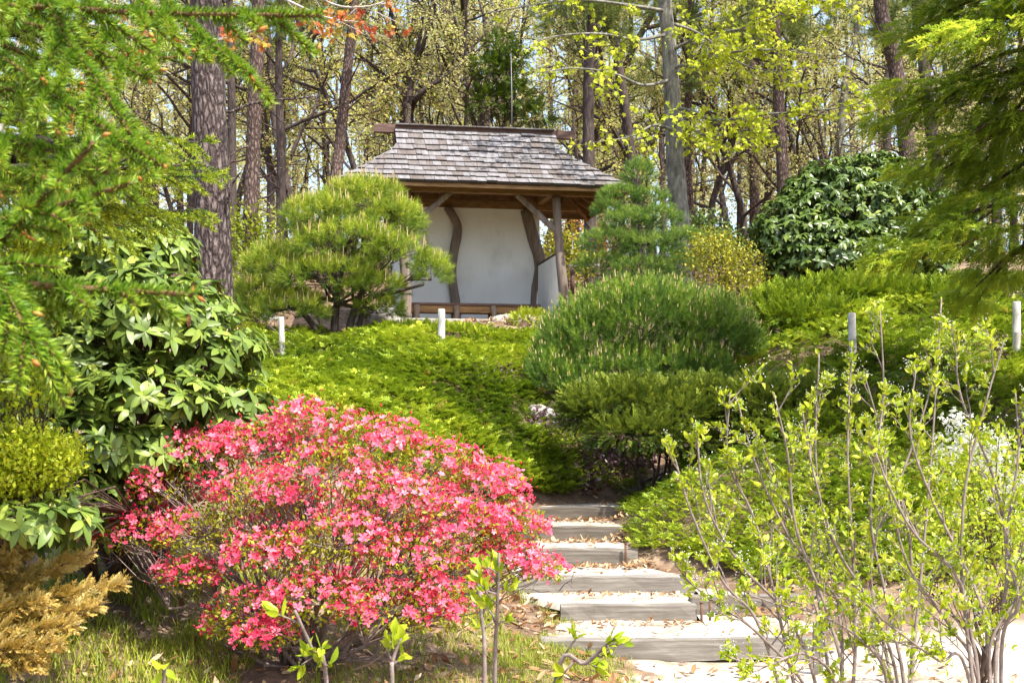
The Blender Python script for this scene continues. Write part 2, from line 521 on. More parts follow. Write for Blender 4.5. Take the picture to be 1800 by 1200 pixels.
def make_ground():
    xs = np.concatenate([np.linspace(-400, -40, 14), np.linspace(-36, -12, 20), np.linspace(-11.5, 11.5, 200), np.linspace(12, 36, 20), np.linspace(40, 400, 14)])
    ys = np.concatenate([np.linspace(-200, -4, 12), np.linspace(-2, 7, 40), np.linspace(7.1, 30, 230), np.linspace(30.5, 62, 60), np.linspace(66, 700, 24)])
    X, Yg = np.meshgrid(xs, ys)
    Z = H(X, Yg)
    Z = Z + (vnoise(X, Yg, 6, 3) - .5) * .03
    n, m = X.shape
    i = np.arange(n - 1)[:, None] * m
    j = np.arange(m - 1)[None]
    f = np.stack([i + j, i + j + 1, i + m + j + 1, i + m + j], -1).reshape(-1, 4)
    # tint = sandiness: the open gravel path in the right foreground
    e = .55 + .25 * (Yg - 8.2) + (vnoise(X, Yg, 1.6, 5) - .5) * .7
    sandy = np.clip((X - e) / .35 + .5, 0, 1) * np.clip((11.2 - Yg) / .5, 0, 1) * np.clip((Yg - 2) / 3, 0, 1)
    g = Geo()
    g.add(np.c_[X.ravel(), Yg.ravel(), Z.ravel()], f, 0, sandy.ravel())
    m_, nt, bs, out = newmat('garden_soil')
    tc = nt.nodes.new('ShaderNodeTexCoord')
    n1 = nt.nodes.new('ShaderNodeTexNoise')
    n1.inputs['Scale'].default_value = 3.0
    n1.inputs['Detail'].default_value = 12
    n1.inputs['Roughness'].default_value = .75
    nt.links.new(tc.outputs['Object'], n1.inputs['Vector'])
    soil = ramp(nt, [(.05, .03, .018, .3), (.14, .085, .05, .48), (.26, .18, .11, .6), (.40, .32, .22, .75)], n1.outputs['Fac'])
    snd = ramp(nt, [(.28, .22, .15, .3), (.42, .37, .30, .5), (.52, .48, .42, .7)], n1.outputs['Fac'])
    mx = nt.nodes.new('ShaderNodeMixRGB')
    nt.links.new(tintnode(nt), mx.inputs[0])
    nt.links.new(soil, mx.inputs[1])
    nt.links.new(snd, mx.inputs[2])
    nt.links.new(mx.outputs[0], bs.inputs['Base Color'])
    bs.inputs['Roughness'].default_value = .95
    b = nt.nodes.new('ShaderNodeBump')
    b.inputs['Strength'].default_value = .6
    b.inputs['Distance'].default_value = .03
    nt.links.new(n1.outputs['Fac'], b.inputs['Height'])
    nt.links.new(b.outputs[0], bs.inputs['Normal'])
    tag(g.build('ground', m_), kind='structure')


make_ground()


# ------------------------------------------------------------------ foliage templates
def T_leaf(w=.3, fold=.08, droop=.1):
    v = np.array([(0, 0, 0), (-w, .42, fold), (0, .5, 0), (w, .42, fold), (0, 1, -droop)])
    return v, [np.array([(0, 2, 1), (0, 3, 2), (1, 2, 4), (2, 3, 4)])]


def T_leaf_big(w=.17, fold=.03, droop=.22, n=5, pet=.06):
    """Long leaf of n segments, folded on its midrib and curving down."""
    t = np.linspace(0, 1, n + 1)
    wid = w * np.sin(np.clip(t * .93 + .07, 0, 1) * pi) ** .75
    wid[0], wid[-1] = pet * w, .01
    mid = np.c_[0 * t, t, -droop * t ** 2]
    L = np.c_[-wid, t, -droop * t ** 2 + fold * np.sin(t * pi)]
    Rr = np.c_[wid, t, -droop * t ** 2 + fold * np.sin(t * pi)]
    v = np.concatenate([mid, L, Rr])
    k = n + 1
    i = np.arange(n)
    f = np.concatenate([np.stack([i, i + 1, k + i + 1, k + i], -1), np.stack([i, 2 * k + i, 2 * k + i + 1, i + 1], -1)])
    return v, [f]


def T_diamonds(base, tip, w, nrm=None):
    """Flat narrow rhombi from base to tip."""
    base, tip = np.asarray(base, float), np.asarray(tip, float)
    d = tip - base
    n = len(base)
    nrm = np.broadcast_to(np.array([0, 0, 1.0]) if nrm is None else nrm, (n, 3))
    s = nrmz(np.cross(d, nrm)) * np.broadcast_to(w, (n,))[:, None]
    mid = base + d * .42
    v = np.stack([base, mid + s, tip, mid - s], 1).reshape(-1, 3)
    return v, [np.arange(4 * n).reshape(n, 4)]


def T_frond(seed, pairs=8, w=.045, up=.12):
    """Feathery juniper spray along +Y."""
    r = np.random.default_rng(seed)
    b, t, ww = [], [], []
    for k in range(pairs):
        y = .08 + .84 * k / pairs
        ln = .36 * (1 - .55 * y) * r.uniform(.75, 1.2)
        for s in (-1, 1):
            a = radians(r.uniform(28, 48))
            yy = y + r.uniform(-.04, .04)
            z0 = up * yy - .25 * yy ** 2
            b.append((0, yy, z0))
            t.append((s * ln * sin(a), yy + ln * cos(a), z0 + r.uniform(-.05, .12)))
            ww.append(w * r.uniform(.8, 1.2))
    b.append((0, 0, 0)); t.append((0, .95, up - .25)); ww.append(.02)
    b.append((0, .75, up * .75 - .14)); t.append((r.uniform(-.05, .05), 1.08, up - .2)); ww.append(w)
    return T_diamonds(b, t, ww)


def T_tuft(seed, n=34, a0=18, a1=72, w=.014, ax=.45, l0=.5, l1=.72):
    """Pine shoot: needles springing from the first part of the axis +Y."""
    r = np.random.default_rng(seed)
    y = r.uniform(0, ax, n)
    ph = r.uniform(0, 2 * pi, n)
    a = np.radians(r.uniform(a0, a1, n) * (1.1 - .5 * y / max(ax, .01)))
    ln = r.uniform(l0, l1, n)
    b = np.c_[0 * y, y, 0 * y]
    d = np.c_[np.sin(a) * np.cos(ph), np.cos(a), np.sin(a) * np.sin(ph)]
    s = nrmz(np.cross(d, rdir(n))) * w
    v = np.stack([b - s, b + s, b + d * ln[:, None]], 1).reshape(-1, 3)
    return v, [np.arange(3 * n).reshape(n, 3)]


def T_flower(seed, open_=.6, pet=5):
    """Funnel flower, axis +Y."""
    r = np.random.default_rng(seed)
    V, F = [], []
    for k in range(pet):
        a = 2 * pi * k / pet + r.uniform(-.12, .12)
        rad = np.array([cos(a), 0, sin(a)])
        sd = np.array([-sin(a), 0, cos(a)])
        op = open_ * r.uniform(.8, 1.2)
        p = lambda rr, y, s: rad * rr * op + np.array([0, y, 0]) + sd * s
        i = len(V)
        V += [p(.05, 0, 0), p(.45, .42, -.24), p(.5, .42, .0), p(.45, .42, .24), p(1.0, .62, -.22), p(1.1, .55, 0), p(1.0, .62, .22)]
        F += [(i, i + 2, i + 1, i + 1), (i, i + 3, i + 2, i + 2), (i + 1, i + 2, i + 5, i + 4), (i + 2, i + 3, i + 6, i + 5)]
    F = np.array(F)
    tri = np.array([f[:3] for f in F if f[2] == f[3]])
    quad = np.array([f for f in F if f[2] != f[3]])
    return np.array(V), [tri, quad]


def T_bud(w=.22):
    v = np.array([(0, 0, 0), (w, .45, 0), (0, .45, w), (-w, .45, 0), (0, .45, -w), (0, 1, 0)])
    return v, [np.array([(0, 2, 1), (0, 3, 2), (0, 4, 3), (0, 1, 4), (5, 1, 2), (5, 2, 3), (5, 3, 4), (5, 4, 1)])]


def T_maple(seed):
    r = np.random.default_rng(seed)
    ang = np.radians([-150, -112, -95, -62, -48, -22, 0, 22, 48, 62, 95, 112, 150])
    rad = np.array([.22, .42, .3, .62, .36, .42, .72, .42, .36, .62, .3, .42, .22]) * r.uniform(.9, 1.1, 13)
    x, y = np.sin(ang) * rad, np.cos(ang) * rad + .3
    z = -.35 * (x ** 2) - .12 * y ** 2 + r.uniform(-.03, .03, 13)
    v = np.concatenate([[(0, .3, .05)], np.c_[x, y, z]])
    i = np.arange(1, 13)
    return v, [np.concatenate([np.stack([0 * i, i + 1, i], -1), [[0, 1, 13]]])]


def T_blade():
    v = np.array([(-.03, 0, 0), (.03, 0, 0), (-.022, .5, .04), (.022, .5, .04), (0, 1, .22)])
    return v, [np.array([(0, 1, 3, 2)]), np.array([(2, 3, 4)])]


FROND = [T_frond(k) for k in range(4)]
TUFT = [T_tuft(20 + k) for k in range(4)]
SHOOT = [T_tuft(40 + k, 64, 34, 66, .012, .86, .24, .36) for k in range(4)]
FLOWER = [T_flower(60 + k, o) for k, o in enumerate((.45, .6, .75, .9))]
MAPLE = [T_maple(80 + k) for k in range(3)]
LEAF = T_leaf()
BUD = T_bud()


def scat_var(g, tpls, pos, Mx, scale, tint, mat=0):
    n = len(pos)
    pick = R.integers(0, len(tpls), n)
    scale = np.asarray(scale, float)
    if scale.ndim == 0:
        scale = np.full(n, float(scale))
    tint = np.broadcast_to(tint, (n,))
    for k, t in enumerate(tpls):
        q = pick == k
        g.scatter(t, pos[q], Mx[q], scale[q], tint[q], mat)


# ---- clumps: ellipsoids measured in photo pixels at a distance
def ell(px, py, Y, rx, ry, rd=None):
    c = at(px, py, Y)
    rx, ry = rx / FPX * Y, ry / FPX * Y
    return np.concatenate([c, [rx, rd if rd is not None else rx, ry]])


def clump_points(E, n, zmin=-.35, inner=.72, depth=1.13):
    """n points near the outside of a set of ellipsoids, with normals."""
    E = np.asarray(E, float)
    area = E[:, 3] * E[:, 5] + E[:, 4] * E[:, 5] + E[:, 3] * E[:, 4]
    P, N = [], []
    need = n
    while need > 0:
        k = R.choice(len(E), need * 2, p=area / area.sum())
        d = rdir(need * 2)
        rr = inner + (depth - inner) * R.random(need * 2) ** .6
        p = E[k, :3] + d * E[k, 3:] * rr[:, None]
        q = ((p[:, None] - E[None, :, :3]) / E[None, :, 3:])
        q = (q ** 2).sum(-1)
        q[np.arange(len(p)), k] = 9
        ok = (q.min(1) > .45) & (d[:, 2] > zmin)
        nn = nrmz(d / E[k, 3:])
        P.append(p[ok][:need]); N.append(nn[ok][:need])
        need -= len(P[-1])
    return np.concatenate(P), np.concatenate(N)


def curve(a, b, sag=0.0, wig=0.0, n=7, bow=None):
    a, b = np.asarray(a, float), np.asarray(b, float)
    t = np.linspace(0, 1, n)[:, None]
    L = np.linalg.norm(b - a)
    p = a + (b - a) * t
    p = p + np.array([0, 0, 1.0]) * (sag * L * np.sin(t * pi))
    if bow is not None:
        p = p + np.asarray(bow, float) * np.sin(t * pi)
    if wig:
        w = R.normal(size=(n, 3)) * wig * L
        w[0] = 0; w[-1] = 0
        p = p + w
    return p


def smooth(pts, k=4):
    """Catmull-Rom through the given points."""
    p = np.asarray(pts, float)
    p = np.concatenate([[2 * p[0] - p[1]], p, [2 * p[-1] - p[-2]]])
    out = []
    for i in range(1, len(p) - 2):
        for t in np.arange(k) / k:
            out.append(.5 * (2 * p[i] + (p[i + 1] - p[i - 1]) * t + (2 * p[i - 1] - 5 * p[i] + 4 * p[i + 1] - p[i + 2]) * t ** 2 + (3 * p[i] - p[i - 1] - 3 * p[i + 1] + p[i + 2]) * t ** 3))
    out.append(p[-2])
    return np.array(out)


def clump_stems(g, bases, E, twigs=14, r=.02, wig=.04, mat=0, sag=.08):
    """Stems from the ground to each clump and twigs on to its outside."""
    E = np.asarray(E, float)
    P0, P1, A, B = [], [], [], []
    for e in E:
        b = bases[R.integers(len(bases))]
        c = e[:3] - np.array([0, 0, e[5] * .3])
        pts = curve(b, c, sag, wig, 7)
        tube(g, pts, np.linspace(r, r * .45, 7), 6, mat)
        for k in range(twigs):
            s = pts[R.integers(3, 7)]
            d = rdir(1)[0]
            d[2] = abs(d[2]) * .9 - .1
            q = e[:3] + d * e[3:] * R.uniform(.7, .95)
            m = (s + q) / 2 + R.normal(size=3) * .08 * np.linalg.norm(q - s)
            P0 += [s, m]; P1 += [m, q]; A += [r * .32, r * .22]; B += [r * .22, r * .1]
    segtubes(g, P0, P1, np.array(A), np.array(B), 4, mat)


def needles(g, P0, P1, dens, ln, w, ang=55, flat=None, mat=0, tint=(0, 1), tipbright=None, quad=False):
    """Needles along straight pieces of twig."""
    P0, P1 = np.asarray(P0, float), np.asarray(P1, float)
    L = np.linalg.norm(P1 - P0, axis=1)
    n = int(L.sum() * dens)
    if n == 0:
        return
    k = R.choice(len(L), n, p=L / L.sum())
    t = R.random(n)
    p = P0[k] + (P1 - P0)[k] * t[:, None]
    tan_ = nrmz(P1 - P0)[k]
    if flat is None:
        rad = rdir(n)
        rad[:, 2] += .25
    else:
        side = nrmz(np.cross(tan_, UP))
        rad = side * np.where(R.random(n) < .5, -1, 1)[:, None] + rdir(n) * flat
    rad = nrmz(rad - tan_ * (rad * tan_).sum(1, keepdims=True))
    a = np.radians(ang + R.normal(size=n) * 9)[:, None]
    d = tan_ * np.cos(a) + rad * np.sin(a)
    l = ln * R.uniform(.7, 1.15, n)[:, None]
    s = nrmz(np.cross(d, rdir(n))) * w / 2
    tt = R.uniform(tint[0], tint[1], n) if tipbright is None else np.clip(R.uniform(tint[0], tint[1], n) + tipbright[k], 0, 1)
    if quad:
        m = p + d * l * .35
        v = np.stack([p, m + s, p + d * l, m - s], 1).reshape(-1, 3)
        g.add(v, np.arange(4 * n).reshape(n, 4), mat, np.repeat(tt, 4))
    else:
        v = np.stack([p - s, p + s, p + d * l], 1).reshape(-1, 3)
        g.add(v, np.arange(3 * n).reshape(n, 3), mat, np.repeat(tt, 3))


def grow(S, p, d, L, r, lev, cfg):
    """Recursive branching skeleton: S collects (p0, p1, r0, r1, level)."""
    c = cfg[lev]
    n = c.get('n', 4)
    pts, dirs = [np.asarray(p, float)], [nrmz(d)]
    dd = nrmz(d)
    for i in range(n):
        dd = nrmz(dd + R.normal(size=3) * c.get('wig', .12) + UP * c.get('up', 0.0))
        pts.append(pts[-1] + dd * L / n); dirs.append(dd)
    rad = np.linspace(r, r * c.get('taper', .45), n + 1)
    for i in range(n):
        S.append((pts[i], pts[i + 1], rad[i], rad[i + 1], lev))
    if lev + 1 < len(cfg):
        k = c.get('kids', 4)
        for j in range(k):
            t = c.get('from', .3) + (1 - c.get('from', .3)) * (j + R.uniform(.2, .8)) / k
            q = min(n - 1, int(t * n))
            f = t * n - q
            bp = pts[q] * (1 - f) + pts[q + 1] * f
            ax = nrmz(np.cross(dirs[q + 1], rdir(1)[0]))
            a = radians(c.get('ang', 50) + R.normal() * 10)
            nd = dirs[q + 1] * cos(a) + ax * sin(a)
            nl = L * c.get('ratio', .5) * R.uniform(.7, 1.2) * (1 - c.get('short', .5) * t)
            grow(S, bp, nd, nl, min(rad[q] * .75, r * c.get('rr', .45)), lev + 1, cfg)


def skel(g, S, mat=0, sides=(8, 6, 4, 3, 3), tint=.5):
    for lev in set(s[4] for s in S):
        q = [s for s in S if s[4] == lev]
        segtubes(g, [s[0] for s in q], [s[1] for s in q], np.array([s[2] for s in q]), np.array([s[3] for s in q]), sides[lev], mat, tint)


def leaves_on(g, tpls, P0, P1, dens, size, spread=.05, droop=.3, mat=0, tint=(0, 1), out=1.0):
    P0, P1 = np.asarray(P0, float), np.asarray(P1, float)
    L = np.linalg.norm(P1 - P0, axis=1)
    n = int(L.sum() * dens)
    k = R.choice(len(L), n, p=L / L.sum())
    p = P0[k] + (P1 - P0)[k] * R.random(n)[:, None] + R.normal(size=(n, 3)) * spread
    d = nrmz(nrmz(P1 - P0)[k] * .6 * out + rdir(n) - UP * droop)
    nr = nrmz(rdir(n) * .7 + UP)
    scat_var(g, tpls, p, frames(d, nr), size * R.uniform(.65, 1.2, n), R.uniform(tint[0], tint[1], n), mat)


# ------------------------------------------------------------------ steps and sand path
reseed(3)
TIMB = [  # left x, right x, Y, top z, yaw, label
    (.22, 2.3, 10.70, .09, .02, 'lowest grey timber step edge, cut end showing in the dry grass'),
    (.40, 1.52, 11.70, .23, .02, 'pale timber step edge second from the bottom, with rusty pins at its right end'),
    (.02, 1.62, 12.55, .385, .035, 'long sunlit timber step edge running under the pink azalea tip'),
    (.02, 1.20, 13.55, .545, .02, 'timber step edge with a rusty iron pin before its right end'),
    (-.05, 1.22, 14.60, .69, .02, 'dark faced timber step edge behind a tuft of dry leaves'),
    (-.05, 1.36, 15.70, .84, .01, 'broad dark timber step edge below the purple leaves'),
    (1.32, 2.35, 17.00, 1.00, .0, 'short topmost timber step edge beside the small grey boulder'),
]
for (xl, xr, Y, z, yaw, lab), tone in zip(TIMB, (.75, .7, .9, .45, .2, .15, .2)):
    g = Geo()
    L = xr - xl
    n = 9
    # chamfered beam with slightly wavy, worn edges
    P = np.array([(-.07, -.16), (.055, -.16), (.07, -.15), (.07, -.012), (.058, 0), (-.058, 0), (-.07, -.012), (-.07, -.15)])
    v = []
    for i in range(n):
        q = P.copy()
        q = q + R.normal(size=q.shape) * .006
        v.append(np.c_[np.full(8, -L / 2 + L * i / (n - 1)), q[:, 0], q[:, 1]])
    v = np.concatenate(v)
    i = np.arange(n - 1)[:, None] * 8
    j = np.arange(8)[None]
    f = np.stack([i + j, i + 8 + j, i + 8 + (j + 1) % 8, i + (j + 1) % 8], -1).reshape(-1, 4)
    g.add(v, [f, np.arange(8)[None], np.arange(8)[None, ::-1] + (n - 1) * 8], 0, tone)
    o = g.build('step_timber', M['wood_weathered'], None, smooth=False, local=True)
    o.location = ((xl + xr) / 2, Y + .07, z)
    o.rotation_euler = (R.normal() * .01, R.normal() * .004, yaw)
    tag(o, lab, 'step timber', 'timber edges of the garden steps')
g = Geo()
box(g, (0, 0, -.08), (1.1, .14, .16), bev=.01, jit=.002)
o = g.build('step_timber', M['wood_weathered'], smooth=False, local=True)
o.location = (2.06, 12.12, .27)
o.rotation_euler = (0, 0, .05)
tag(o, 'grey timber step edge half hidden behind the leafy shrub stems, set back on the right', 'step timber', 'timber edges of the garden steps')

g = Geo()
for k in range(len(TIMB)):
    xl, xr, Y, z, yaw, _ = TIMB[k]
    if k + 1 < len(TIMB):
        x2l, x2r, Y2, z2 = TIMB[k + 1][:4]
    else:
        x2l, x2r, Y2, z2 = xl, xr + .1, 18.0, z + .2
    nu, nv = 30, 12
    u, v = np.meshgrid(np.linspace(0, 1, nu), np.linspace(0, 1, nv))
    xx = (xl + .01) * (1 - v) + (x2l - .06) * v + ((xr - xl - .02) * (1 - v) + (x2r - x2l + .1) * v) * u
    yy = Y + .13 + (Y2 - Y - .12) * v
    zz = z - .012 + .02 * v + .018 * (vnoise(xx, yy, 4, 8) - .5) + .012 * (vnoise(xx, yy, 17, 9) - .5) - .05 * np.clip((np.abs(u - .5) - .46) / .04, 0, 1)
    i = np.arange(nv - 1)[:, None] * nu
    j = np.arange(nu - 1)[None]
    f = np.stack([i + j, i + j + 1, i + nu + j + 1, i + nu + j], -1).reshape(-1, 4)
    g.add(np.c_[xx.ravel(), yy.ravel(), zz.ravel()], f)
for x0, x1, y0, y1, z0 in ((1.56, 3.3, 11.3, 12.08, .085), (1.62, 2.62, 12.17, 12.75, .235)):
    u, v = np.meshgrid(np.linspace(0, 1, 30), np.linspace(0, 1, 10))
    xx, yy = x0 + (x1 - x0) * u, y0 + (y1 - y0) * v
    zz = z0 + .03 * v + .03 * (vnoise(xx, yy, 5, 8) - .5) - .16 * np.clip((.2 - v) / .2, 0, 1)
    i = np.arange(9)[:, None] * 30
    j = np.arange(29)[None]
    g.add(np.c_[xx.ravel(), yy.ravel(), zz.ravel()], np.stack([i + j, i + j + 1, i + 30 + j + 1, i + 30 + j], -1).reshape(-1, 4))
# approach in front of the lowest timber
u, v = np.meshgrid(np.linspace(0, 1, 40), np.linspace(0, 1, 30))
yy = 8.6 + (10.72 - 8.6) * v
xl = .62 + .12 * np.sin(yy * 3.1)
xx = xl + (3.6 - xl) * u
zz = H(xx, yy) + .03 * np.clip(u / .12, 0, 1) - .02 + .018 * (vnoise(xx, yy, 4, 8) - .5) + .012 * (vnoise(xx, yy, 15, 9) - .5)
i = np.arange(29)[:, None] * 40
j = np.arange(39)[None]
g.add(np.c_[xx.ravel(), yy.ravel(), zz.ravel()], np.stack([i + j, i + j + 1, i + 40 + j + 1, i + 40 + j], -1).reshape(-1, 4))
tag(g.build('sand_path', M['sand']), kind='structure')

for px, Y, zt, lab in ((1099, 13.52, .60, 'rusty iron pin standing at the right end of a dark timber step'),
                       (1232, 11.70, .25, 'left one of two rusty iron pins at the timber end under the shrub'),
                       (1247, 11.72, .27, 'right one of two rusty iron pins at the timber end under the shrub')):
    g = Geo()
    x = (px - 900) / FPX * Y
    tube(g, [(x, Y - .012, zt - .34), (x + .004, Y - .012, zt - .1), (x + .002, Y - .016, zt)], [.011, .011, .011], 8)
    tube(g, [(x + .002, Y - .016, zt), (x + .002, Y - .016, zt + .008)], [.016, .014], 8)
    tag(g.build('iron_pin', M['rust']), lab, 'iron pin', 'iron pins holding the step timbers')

# small wooden marker with a green tag
st = gpt(1438, 10.2)
t = thing('marker_stake', 'small wooden stake with a green tag among the shrub stems', 'stake', st)
g = Geo(); box(g, st + [0, 0, .14], (.075, .03, .5), bev=.004); g.build('stake_body', M['wood_weathered'], t, False)
g = Geo(); box(g, st + [0, -.02, .335], (.05, .006, .07), bev=.001); g.build('name_tag', M['green_paint'], t, False)

# ------------------------------------------------------------------ pavilion
reseed(5)
YAW = radians(10)
PO = np.array([-.50, 25.0, 3.67])
W2, D, OV, SO = 1.38, 2.0, .60, 1.15            # half post spacing, depth, front eave, side eave
UE = W2 + SO
ZE, ZR = 2.30, 3.54
RUN = OV + D / 2
BRK = UE - 1.45
pav = thing('garden_pavilion', 'open timber shelter with grey shingled roof and white walls atop the slope', 'pavilion', PO, None, YAW)


def surf(r):
    t = r / RUN
    return ZE + (ZR - ZE) * t * (.86 + .14 * t)


def slope_pt(side, a, r, lift=0.0):
    z = surf(r)
    n = nrmz(np.array([-.62, .78]))           # (inward run, up)
    rr, zz = r + n[0] * lift, z + n[1] * lift
    if side == 'f': return (a, -OV + rr, zz)
    if side == 'b': return (-a, D + OV - rr, zz)
    if side == 'l': return (-UE + rr, D / 2 - a, zz)
    return (UE - rr, D / 2 + a, zz)


def half_ext(side, r):
    if side in 'fb':
        return max(UE - r, 1.45)
    return (D / 2 + OV) - r


g = Geo()
NR = 10
for side in 'fblr':
    top = RUN if side in 'fb' else BRK
    ex = RUN / NR
    for k in range(NR):
        r0 = k * ex - .012
        if r0 > top - .05:
            break
        r1 = min(r0 + ex * 1.75, top + (.0 if side in 'fb' else .04))
        h0, h1 = half_ext(side, max(r0, 0)), half_ext(side, max(r1, 0))
        h0 += .03 if r0 > BRK - .02 else 0
        h1 += .03 if r0 > BRK - .02 else 0
        a = -h0
        while a < h0 - .01:
            w = R.uniform(.10, .26)
            b = min(a + w, h0)
            if h0 - b < .05: b = h0
            gap = .003
            jr = R.normal() * .006
            lb = .056 + R.normal() * .005
            A0, B0 = a + gap, b - gap
            A1, B1 = np.clip(A0, -h1, h1), np.clip(B0, -h1, h1)
            v = [slope_pt(side, A0, r0 + jr, lb), slope_pt(side, B0, r0 + jr, lb), slope_pt(side, B1, r1, .012), slope_pt(side, A1, r1, .012),
                 slope_pt(side, A0, r0 + jr, lb - .05), slope_pt(side, B0, r0 + jr, lb - .05), slope_pt(side, B1, r1, .0), slope_pt(side, A1, r1, .0)]
            g.add(v, np.array([(0, 1, 2, 3), (4, 7, 6, 5), (0, 4, 5, 1), (1, 5, 6, 2), (3, 2, 6, 7), (0, 3, 7, 4)])[[0, 1, 3, 4, 5]], 0, (tn := R.random()))
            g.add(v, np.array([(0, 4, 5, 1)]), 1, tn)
            a = b
roof = g.build('roof', [M['shingle'], M['shingle_end_shade']], pav, False, local=True)
# roof boarding below the shingles
g = Geo()
for side in 'fblr':
    top = RUN if side in 'fb' else BRK + .17
    rs = np.linspace(.02, top, 8)
    v = []
    for r in rs:
        h = half_ext(side, r)
        if r > BRK and side in 'fb': h = 1.42
        for a in (-h, h):
            v.append(slope_pt(side, a, r, -.014))
    k = np.arange(7)[:, None] * 2
    g.add(v, (k + np.array([[0, 1, 3, 2]])))
g.build('roof_boarding', M['wood_brown'], roof, False, local=True)
# ridge beam and ridge boards
g = Geo()
beam(g, (-1.85, D / 2, ZR - .02), (1.85, D / 2, ZR - .02), .12, .15)
g.build('ridge_beam', M['wood_dark'], pav, False, local=True)
g = Geo()
for k in range(12):
    a, b = -1.46 + k * 2.92 / 12, -1.46 + (k + 1) * 2.92 / 12
    for s in (-1, 1):
        beam(g, (a + .004, D / 2 + s * .07, ZR + .048), (b - .004, D / 2 + s * .07, ZR + .048 + R.normal() * .002), .15, .022, 0, R.random(), .002)
rb = g.build('ridge_cap', M['shingle'], roof, False, local=True)
# gables
for s in (-1, 1):
    g = Geo()
    zb = surf(BRK) - .05
    x = s * 1.30
    hw = RUN - BRK
    for k in range(14):                        # upright boards
        a, b = -hw + 2 * hw * k / 14, -hw + 2 * hw * (k + 1) / 14
        m = min(abs(a), abs(b))
        zt = lambda q: surf(RUN - abs(q)) - .05
        v = [(x, D / 2 + a + .003, zb), (x, D / 2 + b - .003, zb), (x, D / 2 + b - .003, zt(b)), (x, D / 2 + a + .003, zt(a))]
        v += [(x - s * .03, p[1], p[2]) for p in v]
        g.add(v, np.array([(0, 1, 2, 3), (7, 6, 5, 4), (0, 4, 5, 1), (1, 5, 6, 2), (2, 6, 7, 3), (3, 7, 4, 0)]), 0, R.random())
    gb = g.build('gable', M['wood_dark'], pav, False, local=True)
    g = Geo()
    for q in (-1, 1):
        rs = np.linspace(BRK - .12, RUN - .03, 6)
        for i in range(5):
            p = lambda r: (s * 1.44, D / 2 - q * (RUN - r), surf(r) - .065)
            beam(g, p(rs[i]), p(rs[i + 1]), .035, .10, 0, .5, .003)
    g.build('verge_board', M['wood_dark'], gb, False, local=True)
# eave boards and beams
g = Geo()
zf = ZE - .045
for a, b in (((-UE + .03, -OV + .035, zf), (UE - .03, -OV + .035, zf)), ((-UE + .03, D + OV - .035, zf), (UE - .03, D + OV - .035, zf)),
             ((-UE + .035, -OV + .05, zf), (-UE + .035, D + OV - .05, zf)), ((UE - .035, -OV + .05, zf), (UE - .035, D + OV - .05, zf))):
    beam(g, a, b, .03, .07)
g.build('fascia_board', M['wood_brown'], pav, False, local=True)
for nm, a, b, w, h in (('front_beam', (-W2 - .75, 0, 2.30), (W2 + .75, 0, 2.30), .13, .15), ('back_beam', (-W2 - .75, D, 2.36), (W2 + .75, D, 2.36), .13, .15),
                       ('side_beam', (-W2, .07, 2.44), (-W2, D - .07, 2.44), .12, .13), ('side_beam', (W2, .07, 2.44), (W2, D - .07, 2.44), .12, .13)):
    g = Geo(); beam(g, a, b, w, h); g.build(nm, M['wood_brown'], pav, False, local=True)
for side, offs in (('f', np.arange(-1.9, 2.0, .48)), ('b', np.arange(-1.9, 2.0, .48)), ('l', np.arange(-1.3, 1.4, .44)), ('r', np.arange(-1.3, 1.4, .44))):
    for a in offs:
        top = RUN if side in 'fb' and abs(a) < 1.4 else BRK * .97
        top = min(top, (UE - abs(a)) if side in 'fb' else (D / 2 + OV - abs(a)))
        g = Geo()
        beam(g, slope_pt(side, a, .06, -.075), slope_pt(side, a, top - .05, -.075), .055, .09)
        g.build('rafter', M['wood_brown'], pav, False, local=True)
for sx in (-1, 1):
    for sy in (-1, 1):
        g = Geo()
        e = lambda r: (sx * (UE - r), (-OV + r) if sy < 0 else (D + OV - r), surf(r) - .1)
        beam(g, e(.05), e(BRK), .08, .11)
        g.build('hip_rafter', M['wood_brown'], pav, False, local=True)
# posts: natural logs
def log(name, pts, r, mat='post_wood'):
    g = Geo()
    p = smooth(pts, 5)
    rad = np.interp(np.linspace(0, 1, len(p)), np.linspace(0, 1, len(r)), r)
    tube(g, p, rad, 12, lump=.015)
    return g.build(name, M[mat], pav, True, local=True)


log('front_post', [(W2 + .07, 0, 0), (W2 + .06, 0, .5), (W2 - .0, 0, 1.1), (W2 - .05, 0, 1.7), (W2 - .08, 0, 2.22)], [.105, .088, .09, .08, .075, .08])
log('front_post', [(-W2, 0, 0), (-W2 + .02, 0, .5), (-W2 - .02, 0, 1.1), (-W2 + .03, 0, 1.7), (-W2 + .02, 0, 2.22)], [.10, .09, .085, .08, .08])
log('back_post', [(W2 - .12, D - .04, 0), (W2 - .10, D - .04, .7), (W2 + .02, D - .03, 1.25), (W2 - .12, D - .05, 1.75), (W2 - .26, D - .05, 2.28)], [.05, .06, .12, .115, .11])
log('back_post', [(-W2, D, 0), (-W2 + .04, D, .8), (-W2 - .03, D, 1.5), (-W2, D, 2.28)], [.10, .09, .085, .085])
log('middle_post', [(-.22, D - .16, 0.0), (-.24, D - .16, .45), (-.31, D - .16, .95), (-.29, D - .16, 1.35), (-.21, D - .16, 1.8), (-.24, D - .16, 2.0), (-.40, D - .16, 2.28)], [.08, .085, .082, .09, .082, .08])
for s in (1, -1):
    g = Geo()
    beam(g, (s * (W2 - .10), 0.0, 1.62), (s * (W2 - .78), 0, 2.225), .09, .10, bev=.02)
    g.build('brace', M['post_wood'], pav, False, local=True)
